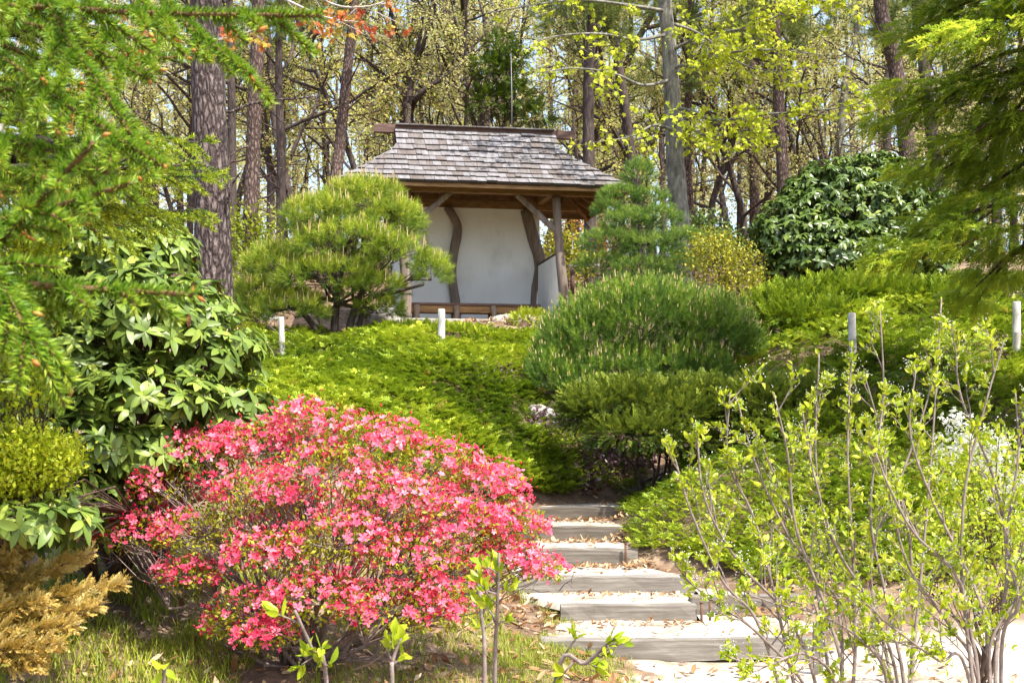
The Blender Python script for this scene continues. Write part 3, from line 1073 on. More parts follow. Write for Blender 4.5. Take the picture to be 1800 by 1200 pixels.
# walls
g = Geo(); box(g, (-.02, D + .02, 1.17), (2 * W2 + .06, .12, 2.28), bev=.006); g.build('back_wall', M['plaster'], pav, False, local=True)
for s in (-1, 1):
    g = Geo(); box(g, (s * (W2 + .01), (D + .02) / 2 - .02, .60), (.10, D - .25, 1.22), bev=.008)
    w_ = g.build('side_wall', M['plaster'], pav, False, local=True)
    g = Geo(); beam(g, (s * (W2 + .01), .1, 1.225), (s * (W2 + .01), D - .13, 1.235), .14, .03); g.build('wall_cap', M['wood_dark'], w_, False, local=True)
g = Geo(); box(g, (0, D / 2 + .05, -.10), (2 * W2 + .5, D + .62, .20), bev=.015, jit=.002); g.build('floor_slab', M['stone'], pav, False, local=True)
g = Geo()
tube(g, [(.68, D / 2, ZR + .05), (.68, D / 2, ZR + .7), (.665, D / 2, ZR + 1.45)], [.012, .01, .006], 6)
tube(g, [(.68, D / 2, ZR + .05), (.68, D / 2, ZR + .09)], [.035, .022], 8)
g.build('lightning_rod', M['steel'], pav, True, local=True)

# bench inside
cY, sY = cos(YAW), sin(YAW)
bl = lambda u, v, z: PO + np.array([u * cY - v * sY, u * sY + v * cY, z])
ben = thing('wooden_bench', 'long low dark wooden bench on round legs inside the open shelter', 'bench', bl(-.02, .95, 0), None, YAW)
g = Geo(); beam(g, (-1.2, 0, .35), (1.2, 0, .35), .36, .045, bev=.006); g.build('seat', M['wood_dark'], ben, False, local=True)
for v in (-.14, .14):
    g = Geo(); beam(g, (-1.18, v, .262), (1.18, v, .262), .035, .125); g.build('apron', M['wood_brown'], ben, False, local=True)
for u in (-1.08, -.36, .32, 1.0):
    for v in (-.19, .19):
        g = Geo(); tube(g, [(u, v, 0.002), (u + .01, v, .18), (u, v, .327)], [.058, .05, .052], 10, lump=.02)
        g.build('leg', M['post_wood'], ben, True, local=True)

# ------------------------------------------------------------------ stones and posts
def rock(name, c, size, label, seed, rotz=0.0, cat='stone', flat=.0):
    r = np.random.default_rng(seed)
    nu, nv = 26, 16
    u, v = np.meshgrid(np.linspace(0, 2 * pi, nu, endpoint=False), np.linspace(.05, pi - .05, nv))
    d = np.stack([np.sin(v) * np.cos(u), np.sin(v) * np.sin(u), np.cos(v)], -1).reshape(-1, 3)
    rad = np.ones(len(d))
    for k in range(14):                        # cut facets
        n = nrmz(r.normal(size=3)); h = r.uniform(.62, .92)
        dn = d @ n
        rad = np.minimum(rad, np.where(dn > .05, h / np.maximum(dn, .05), 9))
    rad *= 1 + .03 * np.sin(d @ r.normal(size=(3,)) * 9) + .02 * np.sin(d @ r.normal(size=(3,)) * 23)
    p = d * rad[:, None] * np.asarray(size) / 2
    if flat: p[:, 2] = np.minimum(p[:, 2], size[2] * flat)
    g = Geo()
    i = np.arange(nv - 1)[:, None] * nu
    j = np.arange(nu)[None]
    f = np.stack([i + j, i + nu + j, i + nu + (j + 1) % nu, i + (j + 1) % nu], -1).reshape(-1, 4)
    g.add(p, [f, np.arange(nu)[None], (np.arange(nu) + (nv - 1) * nu)[None, ::-1]])
    o = g.build(name, M['stone'], None, True, local=True)
    o.location = tuple(c)
    o.rotation_euler = (0, 0, rotz)
    return tag(o, label, cat)


rock('boulder', bl(.55, -.50, -.10), (1.3, .6, .62), 'broad pale flat topped boulder in front of the bench at the shelter entrance', 4, YAW, flat=.28)
rock('boulder', at(682, 566, 24.0), (.62, .5, .55), 'whitish boulder half hidden behind the pruned pine trunks', 9)
rock('boulder', at(468, 566, 26.5), (.75, .5, .32), 'low pale boulder left of the pruned pine near a short post', 12)
rock('boulder', onray(948, 728, 10, 30) + [0, -.05, .0], (.50, .34, .24), 'grey stone under the lower left edge of the mugo pine', 15)
rock('boulder', onray(996, 744, 10, 30) + [0, -.05, .0], (.28, .22, .18), 'small grey stone just in front of the bigger grey stone', 16)
rock('boulder', onray(1158, 848, 10, 30), (.30, .26, .2), 'small grey boulder above the topmost timber step', 18)

POSTS = [(776, 543, 645, 19.1, .050, .0, 'nearest and tallest pale round post, standing in lime juniper before the shelter'),
         (494, 557, 640, 18.6, .038, .03, 'slim pale post leaning slightly beside the pruned pine'),
         (1497, 550, 616, 18.5, .053, .03, 'pale round post rising from the juniper behind the leafy shrub'),
         (1787, 530, 590, 18.8, .054, .0, 'pale round post at the right hand border of the picture')]
for px, pt, pb, Y, r, lean, lab in POSTS:
    top, bot = at(px, pt, Y), at(px + (pb - pt) * lean * 1.4, pb, Y)
    bot[2] = min(bot[2], H(bot[0], bot[1])) - .05
    g = Geo()
    m1 = top * .52 + bot * .48
    z3 = lambda t: top * t + bot * (1 - t)
    tube(g, [z3(0), z3(.3), z3(.5), z3(.515), z3(.53), z3(.8), z3(.985), z3(1)], [r, r, r * .98, r * 1.07, r * .97, r * .97, r * .97, r * .86], 14)
    o = g.build('garden_post', M['bamboo'], None, True, origin=bot)
    tag(o, lab, 'post', 'low posts marking the edge of the planting')
# low rail behind the shelter
ra = thing('low_rail', 'pale horizontal rail on dark posts just behind the shelter', 'rail', at(1016, 490, 28.5))
g = Geo(); beam(g, at(1000, 467, 28.3), at(1062, 466, 28.6), .05, .045); g.build('rail_bar', M['bamboo'], ra, False)
for px in (1006, 1052):
    g = Geo(); a = at(px, 470, 28.45); tube(g, [a - [0, 0, .6], a], [.04, .04], 8); g.build('rail_post', M['wood_dark'], ra)


# ------------------------------------------------------------------ ground cover (nobody could count it)
CARPETS = [
    ('juniper_carpet', 'leaf_juniper', [(380, 660), (400, 625), (480, 612), (560, 606), (640, 596), (700, 600), (770, 640), (850, 650), (930, 690), (880, 715), (915, 765), (985, 830), (1035, 872), (900, 895), (700, 870), (450, 800), (380, 740)], .17, 13500, .26),
    ('juniper_slope_carpet', 'leaf_juniper', [(560, 680), (640, 640), (780, 660), (880, 690), (905, 735), (950, 800), (1010, 850), (1040, 880), (880, 895), (700, 820), (580, 740)], .17, 9000, .30),
    ('sparse_juniper_carpet', 'leaf_juniper', [(880, 690), (950, 680), (1010, 740), (1100, 790), (1130, 850), (1060, 885), (960, 860), (900, 760)], .12, 1300, .14),
    ('lime_juniper_carpet', 'leaf_lime', [(690, 610), (720, 596), (800, 600), (850, 585), (960, 580), (985, 592), (930, 640), (930, 690), (850, 655), (770, 640)], .14, 5500, .10),
    ('juniper_carpet_far', 'leaf_juniper', [(1240, 740), (1260, 640), (1330, 590), (1400, 570), (1560, 555), (1840, 548), (1840, 810), (1600, 800), (1400, 790), (1280, 770)], .18, 17500, .30),
    ('low_juniper_carpet', 'leaf_juniper', [(1100, 960), (1110, 890), (1170, 845), (1250, 790), (1480, 770), (1840, 780), (1840, 1010), (1450, 1030), (1300, 1015), (1210, 990), (1130, 985)], .115, 20000, .12),
]
reseed(21)


def carpet(name, mat, poly, size, n, hgt, zb=0.0):
    poly = np.array(poly, float)
    corners = np.array([onray(px, py, 8, 40) for px, py in poly])
    x0, y0 = corners[:, 0].min() - .3, corners[:, 1].min() - .3
    x1, y1 = corners[:, 0].max() + .3, corners[:, 1].max() + .3
    P = []
    got = 0
    while got < n:
        x = R.uniform(x0, x1, 4000); y = R.uniform(y0, y1, 4000)
        z = H(x, y)
        px, py = proj(np.c_[x, y, z])
        e = (vnoise(x, y, 2.2, 31) - .5) * 60
        ok = inpoly(px + e, py + e * .5, poly)
        keep = R.random(4000) < np.clip(vnoise(x, y, 1.6, 17) * 1.9 - .1, .38, 1)
        q = np.c_[x, y, z][ok & keep]
        P.append(q); got += len(q)
    P = np.concatenate(P)[:n]
    bumps = vnoise(P[:, 0], P[:, 1], 1.1, 41) * .75 + vnoise(P[:, 0], P[:, 1], 2.9, 43) * .45
    lift = hgt * (.15 + np.clip(bumps - .25, 0, 1) ** 1.3 * 1.7) * R.uniform(.45, 1.1, n) + zb
    P[:, 2] += lift
    a = R.normal(size=n) * 1.1 - pi / 2 + (R.random(n) < .25) * pi
    d = np.stack([np.cos(a), np.sin(a), R.uniform(.1, .75, n)], -1)
    nr = nrmz(rdir(n) * .35 + UP)
    g = Geo()
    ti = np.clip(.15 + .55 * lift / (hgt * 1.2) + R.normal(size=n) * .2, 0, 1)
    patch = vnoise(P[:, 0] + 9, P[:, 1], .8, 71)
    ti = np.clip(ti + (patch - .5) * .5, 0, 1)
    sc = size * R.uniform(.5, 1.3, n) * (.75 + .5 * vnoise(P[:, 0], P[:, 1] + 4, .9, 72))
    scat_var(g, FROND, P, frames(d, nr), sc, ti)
    q = R.random(n) < .02
    g.scatter(FROND[0], P[q] - [0, 0, .02], frames(d[q], nr[q]), sc[q], R.random(q.sum()), 1)
    return tag(g.build(name, [M[mat], M['leaf_gold']]), kind='stuff')


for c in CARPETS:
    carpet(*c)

# purple leaved ground cover between the junipers and the steps
reseed(22)
g = Geo()
P = []
for (px, py, rx, ry, n) in ((990, 760, 60, 22, 500), (1085, 815, 70, 34, 950), (860, 680, 50, 22, 260), (1020, 860, 60, 22, 330), (980, 700, 40, 20, 160), (1130, 775, 40, 20, 200)):
    for k in range(n):
        a, r = R.uniform(0, 2 * pi), R.random() ** .5
        p = onray(px + rx * r * cos(a), py + ry * r * sin(a), 9, 30)
        P.append(p + [0, 0, R.uniform(.05, .24)])
P = np.array(P)
n = len(P)
d = nrmz(rdir(n) + UP * .5)
g.scatter(T_leaf(.42, .05, .1), P, frames(d, nrmz(rdir(n) * .8 + UP)), R.uniform(.035, .07, n), R.random(n))
tag(g.build('purple_ground_cover', M['leaf_purple']), kind='stuff')

# grass and weeds
reseed(23)
def grass(name, spec, mat='grass'):
    g = Geo()
    bl = T_blade()
    for (x0, x1, y0, y1, n, h, thr) in spec:
        m = n * 3
        x, y = R.uniform(x0, x1, m), R.uniform(y0, y1, m)
        q = vnoise(x, y, 2.0, 51) * .7 + vnoise(x, y, 7, 52) * .4 > thr
        x, y = x[q][:n], y[q][:n]
        k = len(x)
        P = np.c_[x, y, H(x, y) - .005]
        a = R.uniform(0, 2 * pi, k)
        d = nrmz(np.stack([np.cos(a) * .35, np.sin(a) * .35, np.ones(k)], -1) + R.normal(size=(k, 3)) * .12)
        nr = np.stack([np.cos(a), np.sin(a), 0 * a], -1)
        g.scatter(bl, P, frames(d, nr), h * R.uniform(.4, 1.25, k), np.clip(R.beta(2, 2.2, k), 0, 1))
    return tag(g.build(name, M[mat]), kind='stuff')


grass('grass', [(-3.4, -1.6, 7.2, 10.8, 9000, .14, .42), (-2.2, .75, 7.6, 10.6, 9000, .085, .5), (-.7, .5, 9.6, 12.6, 6000, .07, .45), (-.1, .9, 9.0, 11.6, 3600, .07, .48), (-.4, .15, 12, 16, 2500, .09, .4), (.1, 1.5, 11.5, 11.68, 60, .10, .5), (.3, 1.5, 12.36, 12.52, 60, .1, .5), (.2, 1.2, 14.4, 14.57, 50, .12, .5), (.2, 1.2, 13.36, 13.52, 40, .1, .5), (-.2, 1.7, 11, 16, 420, .10, .62), (.6, 3.4, 8.6, 10.6, 320, .08, .66), (-3.2, 0, 10.5, 13, 4000, .15, .4)])

# dead leaves lying about
reseed(24)
g = Geo()
LIT = T_leaf_big(.24, .10, -.3, 3, .3)
spec = [(-3.2, .8, 7.4, 11.4, 1300, .085), (-.2, 1.5, 10.9, 17.0, 300, .055), (.3, 1.2, 14.25, 14.55, 170, .07), (.5, 1.35, 13.2, 13.5, 150, .07), (.3, 1.3, 15.3, 15.65, 140, .07), (.3, 1.5, 12.3, 12.5, 90, .05), (.5, 1.6, 11.4, 11.66, 90, .05), (-.3, .35, 11.3, 12.4, 160, .08),
        (-4.5, .5, 23.2, 25.5, 900, .09), (-9, 9, 26.5, 36, 5000, .11), (.8, 3.4, 8.8, 11.0, 240, .07), (1.0, 2.4, 16.0, 18.4, 240, .08), (2, 3.4, 11.6, 13.0, 260, .08)]
for (x0, x1, y0, y1, n, s) in spec:
    x, y = R.uniform(x0, x1, n), R.uniform(y0, y1, n)
    z = H(x, y) + R.uniform(.01, .04, n)
    for (xl, xr, Y, zt, yaw, _), nx in zip(TIMB, TIMB[1:] + [(0, 0, 18, 1.2, 0, '')]):   # leaves on a tread lie on the sand
        q = (x > xl - .05) & (x < xr + .05) & (y > Y + .14) & (y < nx[2] + .02)
        z[q] = np.maximum(z[q], zt + .012)
    P = np.c_[x, y, z]
    d = nrmz(rdir(n) * [1, 1, .35])
    g.scatter(LIT, P, frames(d, nrmz(rdir(n) * .5 + UP)), s * R.uniform(.5, 1.2, n), np.clip(R.beta(2, 1.6, n), 0, 1))
tag(g.build('leaf_litter', M['leaf_dead']), kind='stuff')


# ------------------------------------------------------------------ shrubs
def tufts(g, P, N, tpls, size, up=.6, mat=0, tint=None, jit=.3):
    n = len(P)
    d = nrmz(N + UP * up + rdir(n) * jit)
    scat_var(g, tpls, P, frames(d, rdir(n)), size * R.uniform(.75, 1.2, n), R.random(n) if tint is None else tint, mat)
    return d


def candles(g, P, L, r, tint=None):
    n = len(P)
    d = nrmz(rdir(n) * .12 + UP)
    segtubes(g, P, P + d * L[:, None], r, r * .55, 5, 0, R.random(n))


# cloud pruned pine left of the shelter
reseed(31)
Y0 = 22.5
base = gpt(595, Y0)
t = thing('pruned_pine', 'broad cloud pruned pine with tan candles and several leaning trunks, left of the shelter', 'tree', base)
E = [ell(640, 352, 22.6, 72, 34, .55), ell(565, 385, 22.2, 70, 36, .55), ell(690, 392, 22.3, 52, 36, .5), ell(610, 432, 21.9, 95, 38, .6), ell(487, 470, 22.4, 58, 40, .5), ell(690, 452, 22.0, 66, 36, .5),
     ell(758, 482, 22.0, 32, 34, .32), ell(570, 490, 22.0, 88, 34, .6), ell(655, 510, 22.3, 60, 24, .5), ell(452, 520, 22.6, 36, 26, .4), ell(505, 535, 22.4, 62, 22, .45), ell(630, 395, 23.2, 120, 60, .6), ell(560, 470, 23.2, 120, 50, .5), ell(520, 552, 22.1, 60, 18, .4), ell(665, 545, 22.5, 44, 18, .4), ell(455, 548, 22.5, 34, 16, .3)]
g = Geo()
P, N = clump_points(E, 3900, -.45, .62, .98)
nz = N[:, 2]
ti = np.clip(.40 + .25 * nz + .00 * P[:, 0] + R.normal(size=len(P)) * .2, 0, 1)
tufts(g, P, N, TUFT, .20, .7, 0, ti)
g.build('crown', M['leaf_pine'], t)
g = Geo()
q = (N[:, 2] > .35) & (R.random(len(P)) < .26)
candles(g, P[q] + UP * .08, R.uniform(.08, .20, q.sum()), .009)
g.build('candle_shoots', M['candle'], t)
g = Geo()
b = [gpt(572, 22.4, -.05), gpt(590, 22.5, -.05), gpt(612, 22.5, -.05), gpt(628, 22.6, -.05)]
tube(g, smooth([b[0], at(560, 585, 22.4), at(530, 545, 22.3), at(500, 500, 22.4), at(480, 470, 22.4)]), np.linspace(.055, .03, 17), 8)
tube(g, smooth([b[1], at(588, 570, 22.5), at(592, 520, 22.4), at(580, 450, 22.3), at(575, 390, 22.3)]), np.linspace(.075, .03, 17), 8)
tube(g, smooth([b[2], at(618, 560, 22.5), at(640, 500, 22.4), at(640, 430, 22.5), at(645, 350, 22.6)]), np.linspace(.07, .03, 17), 8)
tube(g, smooth([b[3], at(634, 560, 22.6), at(650, 525, 22.4), at(700, 512, 22.1), at(745, 500, 22.0)]), np.linspace(.05, .02, 17), 8)
clump_stems(g, [at(590, 540, 22.4), at(625, 540, 22.5), at(600, 480, 22.4)], E, 12, .028)
g.build('trunk', M['bark_dark'], t)

# mugo pine
reseed(32)
base = gpt(1130, 19.2)
t = thing('mugo_pine', 'dense dome shaped dwarf pine bristling with pale buds, right of the entrance', 'shrub', base)
E = [ell(1130, 590, 19.2, 180, 88, 1.1), ell(1040, 610, 18.8, 100, 70, .7), ell(1230, 590, 19.0, 100, 74, .8), ell(1130, 560, 18.8, 120, 66, .8), ell(985, 640, 18.9, 56, 46, .5), ell(1290, 610, 19.2, 46, 60, .5), ell(1080, 655, 18.4, 90, 40, .5), ell(1200, 650, 18.5, 90, 40, .5), ell(970, 665, 18.4, 46, 40, .4), ell(1020, 680, 18.2, 50, 30, .4)]
g = Geo()
E = [np.concatenate([e[:3], e[3:] * .94]) for e in E]
P, N = clump_points(E, 4600, -.35, .62, 1.06)
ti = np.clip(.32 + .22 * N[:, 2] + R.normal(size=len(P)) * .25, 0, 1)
sz = .17 * R.uniform(.7, 1.25, len(P))
d = nrmz(N * .75 + UP * .95 + rdir(len(P)) * .3)
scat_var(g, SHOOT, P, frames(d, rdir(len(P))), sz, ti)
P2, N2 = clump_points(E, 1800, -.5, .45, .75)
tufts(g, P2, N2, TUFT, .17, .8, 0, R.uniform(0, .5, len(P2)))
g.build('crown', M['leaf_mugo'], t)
g = Geo()
q = (N[:, 2] > -.1) & (R.random(len(P)) < .22)
tipp = (P + d * sz[:, None] * .85)[q]
segtubes(g, tipp, tipp + nrmz(d[q] + UP) * R.uniform(.035, .075, (q.sum(), 1)), .0085, .004, 5, 0, R.random(q.sum()))
g.build('bud_shoots', M['candle'], t)
g = Geo()
clump_stems(g, [base + [dx, dy, -.05] for dx in (-.3, 0, .3) for dy in (-.2, .2)], E, 9, .03)
g.build('stem', M['bark_dark'], t)

# young blue pine right of the shelter
reseed(33)
base = gpt(1115, 24.3)
t = thing('young_pine', 'young bluish pine with tiered branches, between the shelter and the thick grey trunk', 'tree', base)
E = [ell(1122, 310, 24.2, 26, 26, .3), ell(1095, 350, 24.2, 40, 20, .4), ell(1140, 352, 24.2, 34, 18, .35), ell(1070, 372, 24.2, 26, 15, .35), ell(1160, 385, 24.0, 34, 20, .4), ell(1110, 395, 24.0, 50, 24, .5), ell(1075, 430, 24.0, 52, 22, .5), ell(1140, 440, 23.9, 60, 26, .5), ell(1195, 425, 23.9, 36, 20, .4), ell(1060, 470, 24.0, 46, 22, .4), ell(1130, 480, 23.8, 70, 24, .5), ell(1195, 470, 23.9, 40, 20, .4)]
g = Geo()
P, N = clump_points(E, 2900, -.4, .5)
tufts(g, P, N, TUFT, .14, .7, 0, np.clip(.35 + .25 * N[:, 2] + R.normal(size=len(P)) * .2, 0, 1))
g.build('crown', M['leaf_bluepine'], t)
g = Geo()
tube(g, smooth([base - [0, 0, .1], at(1115, 480, 24.3), at(1112, 400, 24.3), at(1122, 300, 24.3)]), np.linspace(.06, .015, 13), 8)
clump_stems(g, [at(1114, 500, 24.3), at(1113, 440, 24.3), at(1112, 380, 24.3)], E, 10, .018)
g.build('trunk', M['bark_dark'], t)


def frond_shrub(name, label, cat, base, E, n, size, mat, stem='bark_dark', out=1.0, up=.2, zmin=-.4, twigs=10, r=.02, tpl=None, tintb=.35, inner=.6, group=None):
    t = thing(name, label, cat, base, group)
    g = Geo()
    P, N = clump_points(E, n, zmin, inner)
    d = nrmz(N * out + UP * up + rdir(n) * .45)
    nr = nrmz(UP + N * .4 + rdir(n) * .3)
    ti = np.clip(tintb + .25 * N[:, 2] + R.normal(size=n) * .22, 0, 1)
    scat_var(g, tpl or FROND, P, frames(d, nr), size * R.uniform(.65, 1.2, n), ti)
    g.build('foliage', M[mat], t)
    g = Geo()
    clump_stems(g, [np.asarray(base) + [R.normal() * .06, R.normal() * .06, -.05] for k in range(5)], E, twigs, r)
    g.build('stem', M[stem], t)
    return t


reseed(34)
frond_shrub('spreading_juniper', 'dark olive spreading juniper overhanging the bank below the mugo pine', 'shrub', gpt(1130, 16.6),
            [ell(1120, 710, 16.6, 120, 34, .7), ell(1060, 730, 16.4, 66, 32, .5), ell(1190, 740, 16.3, 80, 40, .6), ell(1130, 765, 16.0, 90, 30, .5), ell(1230, 710, 16.6, 60, 36, .5), ell(1190, 780, 16.1, 70, 22, .4)], 5200, .17, 'leaf_olive', up=.05)
frond_shrub('spreading_juniper', 'olive juniper mass behind the leafy shrub, right of the other dark juniper', 'shrub', gpt(1380, 16.4),
            [ell(1330, 720, 16.2, 80, 46, .6), ell(1420, 715, 16.4, 80, 48, .6), ell(1390, 765, 15.8, 100, 36, .5), ell(1500, 750, 16.2, 80, 40, .6)], 5000, .17, 'leaf_olive', up=.05)
frond_shrub('bank_juniper', 'tall edged green juniper lip along the foot of the dark rhododendron', 'shrub', onray(1470, 572, 15, 30),
            [ell(1400, 540, 21.2, 80, 26, .6), ell(1480, 528, 21.4, 70, 30, .6), ell(1560, 530, 21.4, 70, 28, .6), ell(1430, 560, 20.6, 90, 18, .5), ell(1640, 535, 21.2, 60, 26, .6)], 2600, .24, 'leaf_juniper', up=.3, tintb=.2)
frond_shrub('dwarf_conifer', 'brownish green low conifer below the hemlock at the right side', 'shrub', onray(1740, 570, 15, 30),
            [ell(1690, 518, 22.0, 60, 24, .6), ell(1770, 515, 22.4, 70, 20, .6)], 1900, .17, 'leaf_olive', up=.7, tintb=.5)
frond_shrub('low_juniper', 'low bright juniper clump spreading under the bench between two pale posts', 'shrub', onray(775, 590, 18, 30),
            [ell(740, 588, 22.6, 50, 14, .5), ell(800, 590, 22.4, 50, 12, .5), ell(700, 590, 22.7, 34, 12, .4), ell(845, 594, 22.2, 26, 8, .3)], 1900, .13, 'leaf_juniper', up=.3, tintb=.45)
frond_shrub('lime_shrub', 'small lime green shrub at the foot of the slim leaning post', 'shrub', onray(500, 618, 18, 30),
            [ell(500, 604, 22.8, 62, 13, .5), ell(465, 608, 22.9, 30, 10, .4)], 700, .15, 'leaf_lime', up=.3, tintb=.6)
frond_shrub('low_juniper', 'tiny lime juniper tuft in front of the flat topped boulder', 'shrub', onray(935, 570, 18, 30),
            [ell(930, 562, 23.6, 30, 9, .3)], 260, .14, 'leaf_lime', up=.3, tintb=.6)

# golden juniper, lower left: plumes reaching to the right
reseed(35)
base = gpt(20, 8.4)
t = thing('golden_juniper', 'golden bronze juniper with feathery plumes in the lower left corner', 'shrub', base)
g, gw = Geo(), Geo()
plumes = [((-60, 1075), (60, 1015), (170, 968), 8.2), ((-60, 1090), (100, 1050), (232, 1022), 8.0), ((-50, 1060), (40, 1020), (120, 1000), 8.4), ((-60, 1040), (0, 990), (40, 972), 8.5), ((-40, 1120), (80, 1090), (190, 1058), 7.9),
          ((-50, 1130), (40, 1110), (140, 1098), 7.8), ((-60, 1150), (20, 1140), (110, 1130), 7.7), ((-60, 1050), (-20, 1000), (20, 990), 8.2), ((-60, 1110), (20, 1070), (90, 1068), 7.9), ((-40, 1140), (30, 1160), (70, 1165), 7.7), ((-60, 1020), (-20, 975), (10, 962), 8.7)]
for a, b, c, Y in plumes:
    p = smooth([base + [0, 0, .1], at(*a, Y + .1), at(*b, Y), at(*c, Y - .05)], 6)
    tube(gw, p, np.linspace(.018, .004, len(p)), 5)
    n = 190
    s = R.random(n) ** .8
    idx = 5 + s * (len(p) - 7)
    i = idx.astype(int)
    q = p[i] + (p[i + 1] - p[i]) * (idx - i)[:, None]
    tn = nrmz(p[i + 1] - p[i])
    d = nrmz(tn + rdir(n) * .75 + UP * .15)
    ti = np.clip(.25 + .5 * s + R.normal(size=n) * .22, 0, 1)
    scat_var(g, FROND, q, frames(d, rdir(n)), .15 * (1.15 - .55 * s) * R.uniform(.7, 1.2, n), ti)
g.build('foliage', M['leaf_gold'], t)
gw.build('stem', M['twig_brown'], t)

# pink azalea
reseed(36)
YA = 9.2
base = gpt(545, 9.3)
t = thing('azalea', 'large azalea covered in bright pink flowers beside the timber steps', 'flowering shrub', base)
AZ = [(205, 945, 36, 20, .0), (560, 745, 75, 42, .0), (470, 785, 85, 40, .1), (650, 780, 85, 46, -.1), (365, 800, 80, 36, .1), (750, 820, 90, 44, .0), (850, 860, 70, 44, .1), (290, 855, 60, 32, .05), (570, 830, 95, 45, -.35), (690, 880, 90, 46, -.4), (460, 870, 90, 40, -.3),
      (240, 935, 62, 34, .0), (350, 935, 75, 40, -.25), (800, 920, 85, 44, -.25), (905, 925, 52, 34, .1), (890, 985, 55, 36, .05), (958, 1002, 34, 20, .0), (600, 950, 95, 44, -.6), (480, 975, 80, 40, -.55), (720, 980, 85, 42, -.5), (330, 1010, 52, 26, -.2),
      (800, 1010, 60, 36, -.4), (450, 1075, 80, 38, -.5), (560, 1050, 85, 42, -.7), (680, 1070, 90, 42, -.6), (770, 1075, 55, 34, -.45), (400, 1100, 42, 22, -.4), (470, 1112, 55, 22, -.6), (600, 920, 110, 60, .5), (480, 930, 120, 60, .55), (740, 920, 110, 60, .5), (300, 880, 60, 40, .4)]
E = [ell(a, b, YA + d, rx, ry, .26) for a, b, rx, ry, d in AZ]
gf, gb_, gl, gs = Geo(), Geo(), Geo(), Geo()
P, N = clump_points(E, 3700, -.25, .72)
q = R.random(len(P)) < np.clip(-.3 + 2.0 * vnoise(P[:, 0] * 1.0 + 5, P[:, 2] * 1.3, 4.2, 61) - .10 * (P[:, 2] < .75), .05, 1)
P, N = P[q], N[q]
# small trusses: two to four flowers around each tip
for k in range(3):
    pp = P + R.normal(size=P.shape) * .026
    d = nrmz(N * .8 + UP * .5 + rdir(len(P)) * .55 + np.array([0, -.25, 0]))
    keep = R.random(len(P)) < (.95, .75, .45)[k]
    ti = np.clip(.52 + R.normal(size=len(P)) * .24, 0, 1)
    scat_var(gf, FLOWER, pp[keep], frames(d, rdir(len(P)))[keep], (.031 * R.uniform(.6, 1.2, len(P)))[keep], ti[keep])
for k in range(2):
    pp = P + N * .015 + R.normal(size=P.shape) * .03
    d = nrmz(N * .6 + UP * .8 + rdir(len(P)) * .4)
    keep = R.random(len(P)) < .8
    gb_.scatter(BUD, pp[keep], frames(d, rdir(len(P)))[keep], .028 * R.uniform(.7, 1.2, keep.sum()), R.random(keep.sum()))
gf.build('blossom', M['petal'], t)
gb_.build('flower_buds', M['bud_red'], t)
P, N = clump_points(E, 20000, -.9, .35)
d = nrmz(N + rdir(len(P)) * .9 + UP * .4)
gl.scatter(T_leaf(.26), P, frames(d, nrmz(rdir(len(P)) + UP)), R.uniform(.02, .042, len(P)), np.clip(R.beta(2, 2, len(P)), 0, 1))
gl.build('leaves', M['leaf_azalea'], t)
clump_stems(gs, [base + [R.normal() * .10, R.normal() * .10, -.04] for k in range(9)], E, 26, .017, .06, sag=.02)
gs.build('stem', M['twig_grey'], t)
gs = Geo()
S_ = []
for k in range(120):
    e = E[R.integers(len(E))]
    p = e[:3] + rdir(1)[0] * e[3:] * .8
    grow(S_, p + [0, 0, -.15], nrmz(rdir(1)[0] + UP * .5), .22, .0035, 0, [dict(n=3, wig=.3, kids=3, ratio=.6), dict(n=2, wig=.3)])
skel(gs, S_, sides=(3, 3))
gs.build('twigs', M['twig_brown'], t)


# rhododendrons: whorls of long leaves
RLEAF = [T_leaf_big(.20, .035, .25, 6), T_leaf_big(.18, .03, .12, 6), T_leaf_big(.21, .04, .4, 6)]


def rhodo(name, label, base, E, n, size, mat, lv=9, zmin=-.3, dead=0.0, bud=True, r=.03, droop=-.12, inner=.7):
    t = thing(name, label, 'shrub', base)
    P, N = clump_points(E, n, zmin, inner)
    ax = nrmz(N + UP * .75 + rdir(n) * .35)
    g, gd, gb = Geo(), Geo(), Geo()
    ph = R.uniform(0, 2 * pi, n)
    whole = R.random(n)
    a1 = nrmz(np.cross(ax, rdir(n)))
    a2 = np.cross(ax, a1)
    for k in range(lv):
        a = ph + 2 * pi * k / lv + R.normal(size=n) * .2
        rad = a1 * np.cos(a)[:, None] + a2 * np.sin(a)[:, None]
        el = R.normal(size=n) * .28 + droop
        d = nrmz(rad + ax * el[:, None] - UP * .12)
        keep = R.random(n) < .88
        dd = (R.random(n) < dead) & keep
        keep &= ~dd
        ti = np.clip(.15 + .5 * whole + R.normal(size=n) * .18, 0, 1)
        fr = frames(d, nrmz(ax + rdir(n) * .25))
        sz = size * R.uniform(.7, 1.1, n)
        scat_var(g, RLEAF, P[keep], fr[keep], sz[keep], ti[keep])
        if dd.any():
            fd = frames(nrmz(-UP + rad * .5), rad)
            scat_var(gd, RLEAF, P[dd], fd[dd], sz[dd] * .9, R.uniform(0, .4, dd.sum()))
    g.build('foliage', M[mat], t)
    if dead: gd.build('dead_leaves', M['leaf_dead'], t)
    if bud:
        q = R.random(n) < .5
        gb.scatter(BUD, P[q], frames(ax[q], rdir(q.sum())), .032 * size / .15, R.uniform(.4, 1, q.sum()))
        gb.build('leaf_buds', M['candle'], t)
    gs = Geo()
    clump_stems(gs, [np.asarray(base) + [R.normal() * .15, R.normal() * .15, -.05] for k in range(6)], E, 24, r)
    gs.build('stem', M['twig_brown'], t)
    return t


